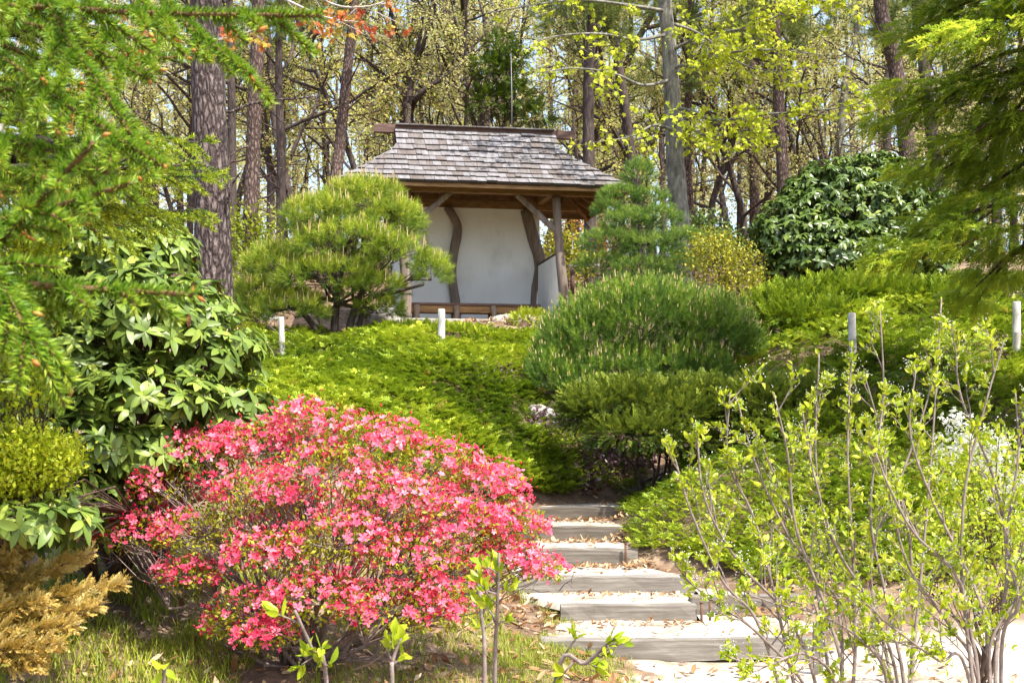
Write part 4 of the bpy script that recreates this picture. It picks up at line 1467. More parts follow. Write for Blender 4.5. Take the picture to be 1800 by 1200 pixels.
reseed(37)
rhodo('rhododendron', 'big rhododendron with long glossy leaves on the left, behind the azalea', gpt(230, 10.4),
      [ell(265, 440, 10.6, 75, 60, .45), ell(180, 460, 10.2, 110, 80, .5), ell(260, 560, 9.9, 130, 90, .6), ell(360, 620, 10.0, 95, 80, .5), ell(150, 640, 9.7, 100, 90, .5), ell(260, 700, 9.5, 120, 80, .5), ell(395, 715, 9.9, 74, 60, .45), ell(330, 545, 10.2, 80, 56, .45), ell(430, 745, 9.8, 40, 26, .3), ell(140, 780, 9.4, 110, 70, .5), ell(270, 800, 9.6, 110, 60, .5),
       ell(60, 912, 8.0, 100, 36, .3), ell(60, 860, 9.0, 100, 70, .5), ell(150, 890, 9.3, 70, 60, .45), ell(40, 700, 9.3, 80, 90, .5), ell(130, 560, 10.1, 90, 80, .5), ell(80, 930, 9.2, 90, 50, .4)], 1650, .128, 'leaf_rhodo', 8, -.45, .012, True, .03, .10, .5)
reseed(38)
rhodo('rhododendron', 'dark glossy rhododendron mound behind the juniper bank on the right', gpt(1480, 24.2),
      [ell(1490, 360, 24.2, 110, 80, .9), ell(1420, 420, 23.9, 95, 80, .8), ell(1560, 400, 24.0, 100, 90, .9), ell(1480, 450, 23.6, 120, 60, .8), ell(1390, 470, 23.8, 50, 40, .5), ell(1600, 460, 23.8, 70, 50, .6), ell(1540, 310, 24.4, 60, 40, .6), ell(1440, 350, 24.2, 60, 50, .6), ell(1660, 420, 24, 60, 80, .6)], 2600, .135, 'leaf_rhodo_dark', 9, -.4, 0, bud=False)


def leafy_shrub(name, label, base, E, n, size, mat, stem='twig_brown', zmin=-.6, w=.3, inner=.35, twigs=22, r=.015, tint=(0, 1), up=.4, cat='shrub', group=None):
    t = thing(name, label, cat, base, group)
    g = Geo()
    P, N = clump_points(E, n, zmin, inner)
    # leaves gathered in little sprigs
    k = n // 5
    P = P[R.integers(0, k, n)] + R.normal(size=(n, 3)) * size * 1.25
    d = nrmz(N * .6 + rdir(n) * .8 + UP * up)
    g.scatter(T_leaf(w), P, frames(d, nrmz(rdir(n) * .8 + UP)), size * R.uniform(.6, 1.2, n), R.uniform(tint[0], tint[1], n))
    g.build('foliage', M[mat], t)
    g = Geo()
    clump_stems(g, [np.asarray(base) + [R.normal() * .08, R.normal() * .08, -.05] for q in range(6)], E, twigs, r)
    g.build('stem', M[stem], t)
    return t


reseed(39)
leafy_shrub('privet_shrub', 'bright yellow green small leaved shrub at the left edge below the spruce', gpt(-40, 9.4),
            [ell(30, 800, 8.2, 76, 52, .3), ell(80, 815, 8.1, 48, 40, .22), ell(-20, 850, 8.2, 70, 40, .3), ell(112, 805, 8.1, 24, 20, .15), ell(30, 850, 8.2, 70, 26, .28)], 7500, .036, 'leaf_privet')
leafy_shrub('privet_shrub', 'soft green leafy shrub at the left edge, above the brighter yellow one', gpt(-20, 8.8),
            [ell(10, 650, 8.3, 75, 70, .35), ell(50, 690, 8.2, 50, 50, .3), ell(20, 460, 8.6, 60, 60, .35), ell(60, 430, 8.8, 50, 40, .3)], 3800, .042, 'leaf_fresh', tint=(0, .75))
leafy_shrub('holly_shrub', 'small yellow green shrub between the mugo pine and the dark rhododendron', gpt(1285, 22.4),
            [ell(1275, 470, 22.0, 58, 46, .5), ell(1300, 505, 21.8, 46, 30, .4), ell(1250, 440, 22.2, 40, 30, .4)], 3600, .06, 'leaf_holly')
leafy_shrub('understorey_bush', 'leafy bush with warm green leaves seen through the open right side of the shelter', gpt(985, 30.0),
            [ell(985, 440, 30, 40, 40, .5), ell(1010, 470, 30, 34, 28, .5), ell(970, 480, 30, 30, 26, .4)], 1700, .09, 'leaf_holly')
leafy_shrub('understorey_bush', 'reddish young bush at the wood edge right of the shelter eave', gpt(1020, 32.0),
            [ell(1020, 395, 32, 36, 38, .6), ell(1050, 440, 32, 30, 30, .5)], 1300, .08, 'leaf_red', zmin=-.8)
leafy_shrub('understorey_bush', 'green bush at the wood edge between the big rough pine trunk and the pruned pine', gpt(430, 26.0),
            [ell(430, 430, 25.5, 60, 60, .6), ell(440, 510, 24.8, 56, 50, .5), ell(415, 560, 24.2, 36, 34, .4)], 3400, .085, 'leaf_azalea', tint=(0, .6))
leafy_shrub('understorey_bush', 'dark leafy bush at the foot of the thick grey trunk', gpt(1235, 28.0),
            [ell(1235, 405, 28, 46, 28, .5), ell(1260, 430, 27.6, 50, 26, .5)], 1700, .085, 'leaf_rhodo_dark')
leafy_shrub('flowering_shrub', 'bushy green shrub with white blossom at the right edge behind the bare stems', gpt(1740, 9.2),
            [ell(1740, 860, 8.9, 80, 90, .4), ell(1690, 930, 8.8, 70, 70, .35), ell(1790, 960, 8.8, 70, 90, .4), ell(1760, 1040, 8.7, 80, 50, .35), ell(1640, 1010, 8.9, 60, 46, .35)], 3600, .038, 'leaf_fresh')
wf = [o for o in bpy.data.objects if o.get('label', '').startswith('bushy green shrub with white')][0]
g = Geo()
for (px, py, rx, ry, n) in ((1745, 800, 34, 38, 230), (1700, 770, 34, 26, 170), (1785, 850, 22, 22, 110), (1680, 735, 22, 14, 60), (1760, 880, 24, 16, 70), (1660, 790, 18, 22, 60)):
    e = [ell(px, py, 8.75, rx, ry, .12)]
    P, N = clump_points(e, n, -.9, .1, 1.35)
    scat_var(g, FLOWER, P, frames(nrmz(N + rdir(n) * .5), rdir(n)), .018 * R.uniform(.7, 1.2, n), R.random(n))
g.build('blossom', M['white_flower'], wf)


# ------------------------------------------------------------------ near spruce bough tree (left edge) and the spruce behind it
reseed(41)
tb = np.array([-1.75, 2.6, H(-1.75, 2.6)])
t = thing('spruce', 'nearest spruce, blurred green boughs with orange buds entering from the left edge', 'tree', tb)
gw, gn, gb = Geo(), Geo(), Geo()
tube(gw, [tb - [0, 0, .1], tb + [.02, .02, 1.2], tb + [.03, .0, 2.4], tb + [.0, .02, 4.2]], [.10, .085, .065, .03], 10, 0)
BOUGH = [  # pixels and distances along each bough
    [(-420, 640, 2.2), (-150, 540, 1.85), (0, 425, 1.7), (165, 250, 1.6)],
    [(-420, 520, 2.2), (-120, 470, 1.75), (60, 500, 1.68), (340, 518, 1.7)],
    [(-420, 480, 2.2), (-80, 440, 1.7), (10, 520, 1.62), (62, 622, 1.6)],
    [(-420, 420, 2.3), (-100, 400, 2.0), (60, 372, 1.9), (232, 322, 1.85)],
    [(-420, 60, 2.4), (-60, 80, 2.2), (110, 180, 2.05), (285, 292, 1.95)],
    [(-420, -60, 2.4), (0, -60, 2.25), (130, 90, 2.1), (252, 268, 2.0)],
    [(-420, 0, 2.4), (0, 10, 2.2), (280, 24, 2.1), (565, 28, 2.05)],
    [(-300, -100, 2.5), (180, -60, 2.4), (330, 45, 2.3), (440, 132, 2.2)],
    [(-420, 20, 2.6), (-60, 30, 2.45), (110, 60, 2.4), (262, 140, 2.3)],
    [(-420, 260, 2.4), (-80, 240, 2.2), (70, 260, 2.1), (190, 305, 2.0)],
    [(-420, 200, 2.6), (-90, 160, 2.4), (40, 160, 2.3), (150, 190, 2.25)],
    [(-300, -120, 2.7), (60, -80, 2.6), (150, 0, 2.5), (215, 90, 2.4)],
    [(-420, 330, 2.5), (-100, 300, 2.35), (30, 310, 2.3), (120, 350, 2.2)],
    [(-420, 100, 2.8), (-60, 70, 2.7), (100, 110, 2.65), (330, 100, 2.6)],
    [(-420, 140, 2.9), (-80, 150, 2.8), (60, 210, 2.7), (160, 300, 2.6)],
    [(-420, 580, 2.3), (-160, 500, 1.9), (-60, 560, 1.8), (20, 600, 1.75)],
]
Q0, Q1, QT = [], [], []
for br in BOUGH:
    p0 = np.array([tb[0], tb[1], at(br[0][0], br[0][1], 2.6)[2] + .05])
    p = smooth([p0] + [at(*b) for b in br], 6)
    tube(gw, p, np.linspace(.008, .0032, len(p)), 6, 1)
    L = np.linalg.norm(np.diff(p, axis=0), axis=1).sum()
    k0 = len(p) // 5
    Q0 += list(p[k0:-1]); Q1 += list(p[k0 + 1:]); QT += list(np.linspace(-.1, .15, len(p) - 1 - k0))
    ends = [p[-1]]
    tn_end = nrmz(p[-1] - p[-3])
    # side shoots
    m = int(L * 10)
    for j in range(m):
        s = .25 + .70 * (j + R.random()) / m
        i = min(len(p) - 2, int(s * (len(p) - 1)))
        tn = nrmz(p[i + 1] - p[i])
        side = nrmz(np.cross(tn, UP)) * (1 if j % 2 else -1)
        d = nrmz(tn * .8 + side * .75 - UP * R.uniform(.0, .45))
        ln = R.uniform(.05, .17) * (1.25 - s * .8)
        q = p[i] + d * ln * .5 - UP * .005
        e = p[i] + d * ln - UP * .02
        segtubes(gw, [p[i], q], [q, e], .0028, .0016, 5, 1)
        Q0 += [p[i], q]; Q1 += [q, e]; QT += [.08, .22]
        if R.random() < .28: ends.append(e)
    for e in ends:
        for z in range(R.integers(1, 3)):
            c = e + R.normal(size=3) * .005
            gb.scatter(BUD, c[None], frames(nrmz(tn_end + R.normal(size=3) * .5)[None], rdir(1)), .017 * R.uniform(.7, 1.2), R.random())
needles(gn, Q0, Q1, 3600, .0175, .0025, 62, None, 0, (.05, .7), np.array(QT), True)
gw.build('trunk', [M['bark_brown'], M['twig_spruce']], t)
gn.build('needle_sprays', M['leaf_spruce'], t)
gb.build('bud_scales', M['bud_orange'], t)


def conifer(name, label, base, h, rad, z0, nb, mats, needle, ln, w, dens, droop=.25, flat=None, side=14, tr=.12, gold=.35, lean=(0, 0), az=None, curl=.25, top=.2):
    """Trunk with whorled boughs, each a fan of needled twigs."""
    t = thing(name, label, 'tree', base)
    gw, gn = Geo(), Geo()
    top_ = np.asarray(base) + [lean[0], lean[1], h]
    tube(gw, [np.asarray(base) - [0, 0, .1], np.asarray(base) * .6 + top_ * .4, top_], [tr, tr * .7, .015], 9)
    Q0, Q1, QT = [], [], []
    for k in range(nb):
        f = ((k + R.random()) / nb)
        z = z0 + (h - z0) * f ** 1.5
        p0 = np.asarray(base) + (top_ - base) * (z / h)
        a = R.uniform(0, 2 * pi) if az is None else R.normal(az[0], az[1])
        r = rad * (1 - f) ** .7 * R.uniform(.65, 1.15) + top
        d = np.array([cos(a), sin(a), 0])
        p = np.array([p0 + d * r * s + UP * (r * (-droop * s + curl * s * s * .6)) + R.normal(size=3) * .03 * r for s in np.linspace(0, 1, 6)])
        p[0] = p0
        tube(gw, p, np.linspace(.03 * r / rad + .006, .004, 6), 5)
        sd = np.cross(d, UP)
        ns = int(side * r / rad) + 4
        for j in range(ns):
            s = .2 + .8 * (j + R.random()) / ns
            i = min(4, int(s * 5)); q = p[i] + (p[i + 1] - p[i]) * (s * 5 - i)
            l2 = r * .42 * (1.1 - s * .75) * R.uniform(.6, 1.2)
            dd = nrmz(d * .75 + sd * (1 if j % 2 else -1) * .7 + UP * R.uniform(-.35, .12))
            m1 = q + dd * l2 * .55; e = m1 + nrmz(dd - UP * .35) * l2 * .45
            segtubes(gw, [q, m1], [m1, e], .004, .002, 3)
            Q0 += [q, m1]; Q1 += [m1, e]; QT += [-.12, gold * .6]
            for u in range(3):
                b0 = q + (e - q) * R.uniform(.2, .9)
                d3 = nrmz(dd + rdir(1)[0] * .7 - UP * .15)
                Q0.append(b0); Q1.append(b0 + d3 * l2 * R.uniform(.2, .4)); QT.append(gold)
    needles(gn, Q0, Q1, dens, ln, w, 55, flat, 0, (.05, .6), np.array(QT))
    gw.build('trunk', M[mats], t)
    gn.build('needle_sprays', M[needle], t)
    return t


reseed(42)
b = gpt(-60, 7.9)
conifer('spruce', 'shaded spruce behind the blurred boughs, with lime new tips near the rough trunk', b, 7.4, 1.3, 2.95, 120, 'bark_dark', 'leaf_spruce_far', .026, .0055, 620, .28, None, 14, .11, .45)
reseed(43)
b = gpt(1830, 15.2)
HE = []
for k in range(64):
    f = (k + R.random()) / 64
    z = 3.5 + 6.4 * f
    a = R.uniform(0, 2 * pi)
    L = (1.75 * (1 - f) ** .6 + .35) * R.uniform(.75, 1.1)
    if abs(z - 5.0) < .5: L *= .85
    for s_ in (.35, .65, .92):
        rr = L * s_
        HE.append([b[0] + cos(a) * rr, b[1] + sin(a) * rr, z - .30 * rr * rr / max(L, .3) + R.normal() * .05, .36 * (1.25 - .45 * s_), .36 * (1.25 - .45 * s_), .11])
T_HEM = [T_frond(90 + k, 10, .036, -.1) for k in range(4)]
t = thing('hemlock', 'tall feathery hemlock with golden green drooping sprays filling the right edge', 'tree', b)
g, gw = Geo(), Geo()
HE = np.array(HE)
tube(gw, [b - [0, 0, .1], b + [-.03, 0, 3], b + [0, 0, 6], b + [.02, 0, 9.8]], [.17, .14, .09, .02], 10)
for k in range(0, len(HE), 3):
    c0 = np.array([b[0], b[1], HE[k, 2] + .12])
    pth = smooth([c0] + [HE[k + q, :3] - [0, 0, .03] for q in range(3)], 3)
    tube(gw, pth, np.linspace(.028, .006, len(pth)), 5)
n = 21000
P, N = clump_points(HE, n, -.7, .3)
out = P - b; out[:, 2] = 0
d = nrmz(nrmz(out) * .9 + rdir(n) * .55 - UP * .25)
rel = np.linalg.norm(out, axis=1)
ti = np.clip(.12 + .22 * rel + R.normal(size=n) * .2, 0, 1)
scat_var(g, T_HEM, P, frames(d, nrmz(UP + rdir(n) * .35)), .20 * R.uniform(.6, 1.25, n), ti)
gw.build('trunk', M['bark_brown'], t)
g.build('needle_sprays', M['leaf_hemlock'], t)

# ------------------------------------------------------------------ leafy shrubs in the right foreground
SLEAF = [T_leaf_big(.24, .07, .15, 4, .3), T_leaf_big(.28, .12, .3, 4, .3), T_leaf_big(.20, .05, -.15, 4, .3), T_leaf_big(.26, .16, .05, 4, .3)]


def open_shrub(name, label, base, stems, group=None, lsize=.032, dens=26, buds=True):
    t = thing(name, label, 'shrub', base, group)
    gs, gl, gf = Geo(), Geo(), Geo()
    T0, T1, TL = [], [], []
    tips = []
    for st in stems:
        p = smooth([np.asarray(base) + [R.normal() * .05, R.normal() * .05, -.04]] + [at(*q) for q in st], 7)
        L = np.linalg.norm(np.diff(p, axis=0), axis=1).sum()
        r0 = .0036 + .0027 * L
        rad = np.linspace(r0, .0028, len(p))
        tube(gs, p, rad, 7, lump=.04)
        tips.append((p[-1], nrmz(p[-1] - p[-3])))
        m = int(L * 7.2)
        for j in range(m):
            s = .22 + .76 * (j + R.random()) / m
            i = min(len(p) - 2, int(s * (len(p) - 1)))
            q = p[i] + (p[i + 1] - p[i]) * R.random()
            tn = nrmz(p[i + 1] - p[i])
            d = nrmz(tn + rdir(1)[0] * .85 + UP * .25)
            ln = R.uniform(.06, .30) * (1.1 - .5 * s)
            S = []
            grow(S, q, d, ln, .0034, 0, [dict(n=3, wig=.14, up=.05, kids=4, ratio=.6, ang=50), dict(n=2, wig=.15, up=.1)])
            for a in S:
                T0.append(a[0]); T1.append(a[1]); TL.append(a[2])
            tips.append((S[2][1], nrmz(S[2][1] - S[2][0])))
            for c in S[3:]:
                tips.append((c[1], nrmz(c[1] - c[0])))
    segtubes(gs, T0, T1, np.array(TL), np.array(TL) * .75, 4)
    gs.build('stem', M['twig_grey'], t)
    # a rosette of upright leaves at each tip
    tp = np.array([q[0] for q in tips]); td = np.array([q[1] for q in tips])
    for k in range(5):
        n = len(tp)
        keep = R.random(n) < (.9, .75, .55, .35, .2)[k]
        d = nrmz(td * .7 + rdir(n) * .75 + UP * .35)
        sz = lsize * R.uniform(.5, 1.15, n)
        pp = tp - td * R.uniform(0, .03, n)[:, None]
        whole = R.random(n)
        scat_var(gl, SLEAF, pp[keep], frames(d, nrmz(rdir(n) + UP * .6))[keep], sz[keep], np.clip(.25 + .5 * whole + R.normal(size=n) * .15, 0, 1)[keep])
    gl.build('leaves', M['leaf_fresh'], t)
    if buds:
        q = R.random(len(tp)) < .5
        for k in range(6):
            pp = tp[q] + R.normal(size=(q.sum(), 3)) * .012 + UP * .012
            keep = R.random(len(pp)) < .7
            gf.scatter(BUD, pp[keep], frames(rdir(keep.sum()), rdir(keep.sum())), .0085 * R.uniform(.7, 1.4, keep.sum()), R.random(keep.sum()))
        gf.build('flower_buds', M['white_flower'], t)
    return t


reseed(44)
AG = 'budding shrubs in the right foreground'
open_shrub('budding_shrub', 'leafy budding shrub arching over the steps, left one of the foreground stems', gpt(1440, 5.6), [
    [(1400, 1220, 5.5), (1365, 1060, 5.45), (1325, 910, 5.4), (1280, 810, 5.35), (1283, 690, 5.3)],
    [(1380, 1240, 5.4), (1330, 1090, 5.3), (1270, 1020, 5.25), (1215, 900, 5.2), (1185, 800, 5.2)],
    [(1460, 1240, 5.6), (1430, 1010, 5.7), (1385, 940, 5.7), (1330, 820, 5.7), (1295, 700, 5.7)],
    [(1440, 1240, 5.5), (1390, 1090, 5.4), (1300, 990, 5.3), (1240, 880, 5.2), (1225, 760, 5.2)],
    [(1480, 1220, 5.6), (1455, 1080, 5.6), (1400, 930, 5.6), (1385, 800, 5.6), (1360, 690, 5.6)],
    [(1430, 1240, 5.3), (1340, 1120, 5.1), (1260, 1060, 5.0), (1195, 1010, 4.95)],
    [(1480, 1200, 5.8), (1470, 1040, 5.9), (1435, 820, 5.9), (1440, 620, 5.9)],
    [(1500, 1200, 5.7), (1500, 1000, 5.7), (1490, 800, 5.7), (1497, 610, 5.7)],
    [(1470, 1230, 5.4), (1420, 1150, 5.2), (1340, 1170, 5.0), (1270, 1150, 4.9)],
], AG)
open_shrub('budding_shrub', 'tall budding shrub with upright leafy shoots near the centre of the foreground stems', gpt(1580, 5.9), [
    [(1575, 1220, 5.9), (1500, 1090, 5.8), (1420, 980, 5.8), (1380, 880, 5.8), (1330, 760, 5.8)],
    [(1590, 1220, 5.9), (1560, 1060, 5.9), (1530, 900, 5.9), (1552, 700, 5.9), (1547, 545, 5.9)],
    [(1600, 1210, 5.9), (1620, 1000, 6.0), (1640, 760, 6.0), (1655, 525, 6.0)],
    [(1580, 1220, 5.8), (1540, 1080, 5.7), (1470, 960, 5.6), (1430, 830, 5.6), (1410, 720, 5.6)],
    [(1570, 1220, 5.9), (1530, 1000, 6.0), (1580, 850, 6.0), (1625, 720, 6.0), (1650, 620, 6.0)],
    [(1600, 1200, 6.1), (1600, 960, 6.1), (1560, 800, 6.1), (1520, 660, 6.1)],
    [(1560, 1210, 5.7), (1520, 1130, 5.5), (1440, 1080, 5.4), (1360, 1060, 5.3)],
], AG)
open_shrub('budding_shrub', 'thick stemmed budding shrub at the right edge, forking low in the foreground', gpt(1745, 5.2), [
    [(1720, 1220, 5.2), (1702, 1090, 5.2), (1690, 1000, 5.2), (1698, 850, 5.2), (1735, 700, 5.2), (1765, 600, 5.2)],
    [(1740, 1220, 5.2), (1745, 1120, 5.2), (1800, 1030, 5.2), (1830, 930, 5.2), (1820, 780, 5.2)],
    [(1700, 1110, 5.2), (1680, 1010, 5.15), (1610, 940, 5.1), (1565, 860, 5.1), (1530, 770, 5.1)],
    [(1720, 1200, 5.2), (1670, 1100, 5.2), (1600, 1000, 5.2), (1570, 900, 5.2), (1550, 800, 5.2)],
    [(1750, 1180, 5.2), (1770, 1000, 5.3), (1750, 850, 5.3), (1690, 700, 5.3), (1680, 610, 5.3)],
    [(1760, 1150, 5.0), (1790, 1060, 4.9), (1770, 950, 4.9), (1790, 800, 4.9), (1785, 690, 4.9)],
    [(1700, 1180, 5.1), (1650, 1160, 5.0), (1580, 1110, 4.9), (1540, 1080, 4.9)],
    [(1740, 1190, 5.4), (1720, 1050, 5.5), (1640, 880, 5.6), (1600, 760, 5.6), (1610, 650, 5.6)],
], AG)

# slim shoots at the bottom of the picture, close to the camera
reseed(45)
SG = 'single shoots rising in front of the azalea'
def shoot(label, base, pts, sides, ls=.05):
    t = thing('young_shoot', label, 'shoot', base, SG)
    gs, gl = Geo(), Geo()
    p = smooth([base] + [at(*q) for q in pts], 6)
    tube(gs, p, np.linspace(.008, .0045, len(p)), 7, lump=.03)
    tips = [] if sides[0] == 'cut' else [(p[-1], nrmz(p[-1] - p[-3]))]
    for s in range(int(sides[1])):
        f = R.uniform(.45, .97)
        i = int(f * (len(p) - 2))
        d = nrmz(nrmz(p[i + 1] - p[i]) * .7 + rdir(1)[0] * [1, .6, .6] * .9)
        e = p[i] + d * R.uniform(.03, .10)
        tube(gs, [p[i], (p[i] + e) / 2 + R.normal(size=3) * .004, e], [.0035, .003, .002], 5)
        tips.append((e, d))
    for e, d in tips:
        n = R.integers(4, 7)
        dd = nrmz(d * .8 + rdir(n) * .8 + UP * .35)
        scat_var(gl, SLEAF, e - d * R.uniform(0, .03, n)[:, None], frames(dd, nrmz(rdir(n) + np.array([0, -.5, .4]))), ls * R.uniform(.5, 1.1, n), R.uniform(.1, .7, n))
    gs.build('stem', M['twig_grey'], t)
    gl.build('leaves', M['leaf_fresh'], t)


shoot('tallest grey shoot with a cut top standing before the azalea right side', gpt(868, 4.4), [(870, 1190, 4.3), (874, 1080, 4.25), (877, 972, 4.2)], ('cut', 11))
shoot('slim shoot just left of the tall cut one, leafy along its top', gpt(845, 4.5), [(852, 1180, 4.5), (846, 1080, 4.5), (838, 1000, 4.5)], ('tip', 5), .04)
shoot('leaning shoot rising in front of the azalea centre', gpt(590, 4.2), [(575, 1210, 4.1), (548, 1140, 4.05), (518, 1072, 4.0)], ('cut', 7))
shoot('leafy shoot bending to the right before the lowest step', gpt(930, 4.0), [(975, 1205, 3.9), (1030, 1165, 3.85), (1080, 1120, 3.8)], ('tip', 6))
shoot('short leafy tip at the bottom below the golden juniper', gpt(285, 4.0), [(288, 1220, 3.9), (290, 1185, 3.9)], ('tip', 1), .06)
shoot('low leafy sprig at the bottom between the azalea base and the tall shoots', gpt(700, 4.3), [(690, 1220, 4.2), (690, 1165, 4.2), (705, 1120, 4.2)], ('tip', 4), .05)


# ------------------------------------------------------------------ woodland trees
def trunk_tube(g, base, pts, r0, r1, sides=12, mat=0, lump=.03, flare=1.35):
    p = smooth([base] + pts, 6)
    rad = np.linspace(r0, r1, len(p))
    rad[0] *= flare; rad[1] *= (1 + (flare - 1) * .4)
    tube(g, p, rad, sides, mat, lump=lump)
    return p


def dead_branches(g, p, n, L, r, mat=0, f0=.1, f1=.9, up=.1):
    S = []
    for k in range(n):
        i = int((f0 + (f1 - f0) * R.random()) * (len(p) - 2))
        a = R.uniform(0, 2 * pi)
        d = nrmz([cos(a), sin(a), R.normal() * .25 + up])
        grow(S, p[i], d, L * R.uniform(.4, 1.2), r, 0, [dict(n=5, wig=.16, up=.02, kids=3, ratio=.5, ang=45), dict(n=3, wig=.2, kids=2, ratio=.5), dict(n=2, wig=.2)])
    skel(g, S, mat, (5, 4, 3))


def pine_crown(g, p, n, rad, size=.32, f0=.62):
    """High open crown: tufted pads on limbs near the top."""
    E = []
    top = p[-1]
    for k in range(n):
        f = R.uniform(f0, 1)
        c = p[int(f * (len(p) - 1))]
        a = R.uniform(0, 2 * pi)
        rr = rad * (1.25 - f) * R.uniform(.5, 1.4)
        E.append(np.concatenate([c + [cos(a) * rr, sin(a) * rr, R.uniform(0, .6)], [R.uniform(.5, 1.0), R.uniform(.5, 1.0), R.uniform(.25, .5)]]))
    P, N = clump_points(E, n * 70, -.6, .4)
    tufts(g, P, N, TUFT, size, .5)
    return E


reseed(51)
# (label, [pixel path of the trunk from its foot up], distance, radius at foot, top, bark, dead branches, crown)
TR = [
    ('massive rough barked pine trunk on the left behind the rhododendron', [(375, 470), (372, 300), (366, 150), (362, 0), (360, -400), (366, -1000)], 17.5, .245, .17, 'bark_pine', 2, 1),
    ('straight brown pine trunk just right of the massive rough one', [(440, 400), (444, 300), (449, 150), (455, 0), (458, -400), (462, -900)], 25.5, .15, .10, 'bark_brown', 4, 1),
    ('thin dark trunk close beside the massive rough one', [(408, 400), (408, 250), (406, 100), (402, -100), (400, -600)], 29, .10, .06, 'bark_dark', 5, 1),
    ('slender forked dark tree between two brown trunks, left of the pruned pine', [(494, 380), (494, 250), (490, 150), (492, 0), (500, -400)], 31, .12, .06, 'bark_dark', 12, 1),
    ('leaning brown trunk rising behind the left end of the shelter roof', [(590, 340), (598, 250), (608, 150), (618, 50), (625, -60), (640, -700)], 30, .135, .085, 'bark_brown', 7, 1),
    ('dark pine trunk just right of the shelter ridge', [(1038, 440), (1036, 320), (1034, 200), (1036, 100), (1042, 0), (1046, -600)], 30.5, .145, .10, 'bark_dark', 7, 1),
    ('slightly leaning dark trunk left of the thick grey one', [(1118, 330), (1110, 280), (1096, 170), (1082, 80), (1072, 0), (1060, -500)], 31, .12, .085, 'bark_dark', 7, 1),
    ('upright dark trunk crossing the yellow maple bough', [(1378, 400), (1375, 280), (1370, 200), (1366, 100), (1362, 0), (1360, -500)], 31, .15, .10, 'bark_brown', 5, 1),
    ('dark trunk under the lower maple bough, shorter looking than its neighbour', [(1326, 400), (1326, 320), (1322, 240), (1322, 120), (1324, 0), (1326, -500)], 36, .14, .09, 'bark_brown', 4, 1),
    ('leaning reddish brown pine trunk beside the hemlock', [(1598, 320), (1592, 240), (1576, 130), (1560, 60), (1545, -30), (1525, -500)], 26, .16, .12, 'bark_brown', 5, 1),
    ('trunk half hidden by the hemlock foliage at upper right', [(1645, 330), (1640, 250), (1625, 120), (1612, 0), (1600, -500)], 28, .13, .10, 'bark_dark', 4, 1),
    ('narrow dark trunk directly left of the leaning pine by the hemlock', [(1558, 320), (1560, 200), (1556, 100), (1550, 0), (1548, -400)], 34, .11, .07, 'bark_dark', 5, 1),
    ('brown trunk low behind the thick grey trunk', [(1212, 420), (1210, 330), (1208, 250), (1212, 100), (1220, -200)], 33, .13, .07, 'bark_brown', 6, 1),
    ('crooked grey oak rising above the rhododendron mound', [(1500, 330), (1480, 280), (1478, 220), (1490, 120), (1510, 30), (1530, -200)], 33, .13, .05, 'bark_grey', 14, 0),
]
for lab, path, Y, r0, r1, bark, nd, cr in TR:
    foot = gpt(path[0][0], Y, -.15)
    t = thing('woodland_tree', lab, 'tree', foot + [0, 0, .15], 'trees at the edge of the wood')
    g = Geo()
    p = trunk_tube(g, foot, [at(px, py, Y + R.normal() * .05) for px, py in path], r0, r1, 14)
    dead_branches(g, p, nd, 1.3, .022, 0, .12, .62)
    g.build('trunk', M[bark], t)
    g = Geo()
    if cr:
        E = pine_crown(g, p, 7, 1.5, .32, .74)
        g.build('crown', M['leaf_pinecrown'], t)

# twisted multi stemmed oak behind the roof
reseed(52)
base = gpt(716, 35, -.1)
t = thing('oak_tree', 'twisting several stemmed oak behind the left part of the shingled roof', 'tree', base)
g = Geo(); S = []
for pth in ([(716, 240), (718, 180), (728, 110), (742, 40), (755, -120)], [(718, 230), (712, 150), (706, 90), (690, 30), (670, -80)], [(720, 230), (735, 170), (790, 130), (840, 90), (880, 40)], [(716, 220), (726, 130), (750, 60), (765, -20), (790, -140)], [(714, 190), (680, 140), (650, 110), (630, 105)]):
    p = smooth([base] + [at(a, b, 35 + R.normal() * .3) for a, b in pth], 5)
    tube(g, p, np.linspace(.10, .025, len(p)), 8, lump=.03)
    for k in range(9):
        i = R.integers(5, len(p) - 1)
        grow(S, p[i], nrmz(rdir(1)[0] + UP * .3), R.uniform(.7, 1.6), .022, 0, [dict(n=5, wig=.2, up=.04, kids=5, ratio=.55, ang=50), dict(n=4, wig=.2, kids=4, ratio=.5), dict(n=2, wig=.2)])
skel(g, S, 0, (5, 4, 3))
g.build('trunk', M['bark_dark'], t)
g = Geo()
q = [s for s in S if s[4] >= 1]
leaves_on(g, [T_leaf(.4)], [s[0] for s in q], [s[1] for s in q], 22, .085, .05, .3)
g.build('crown', M['leaf_oak'], t)

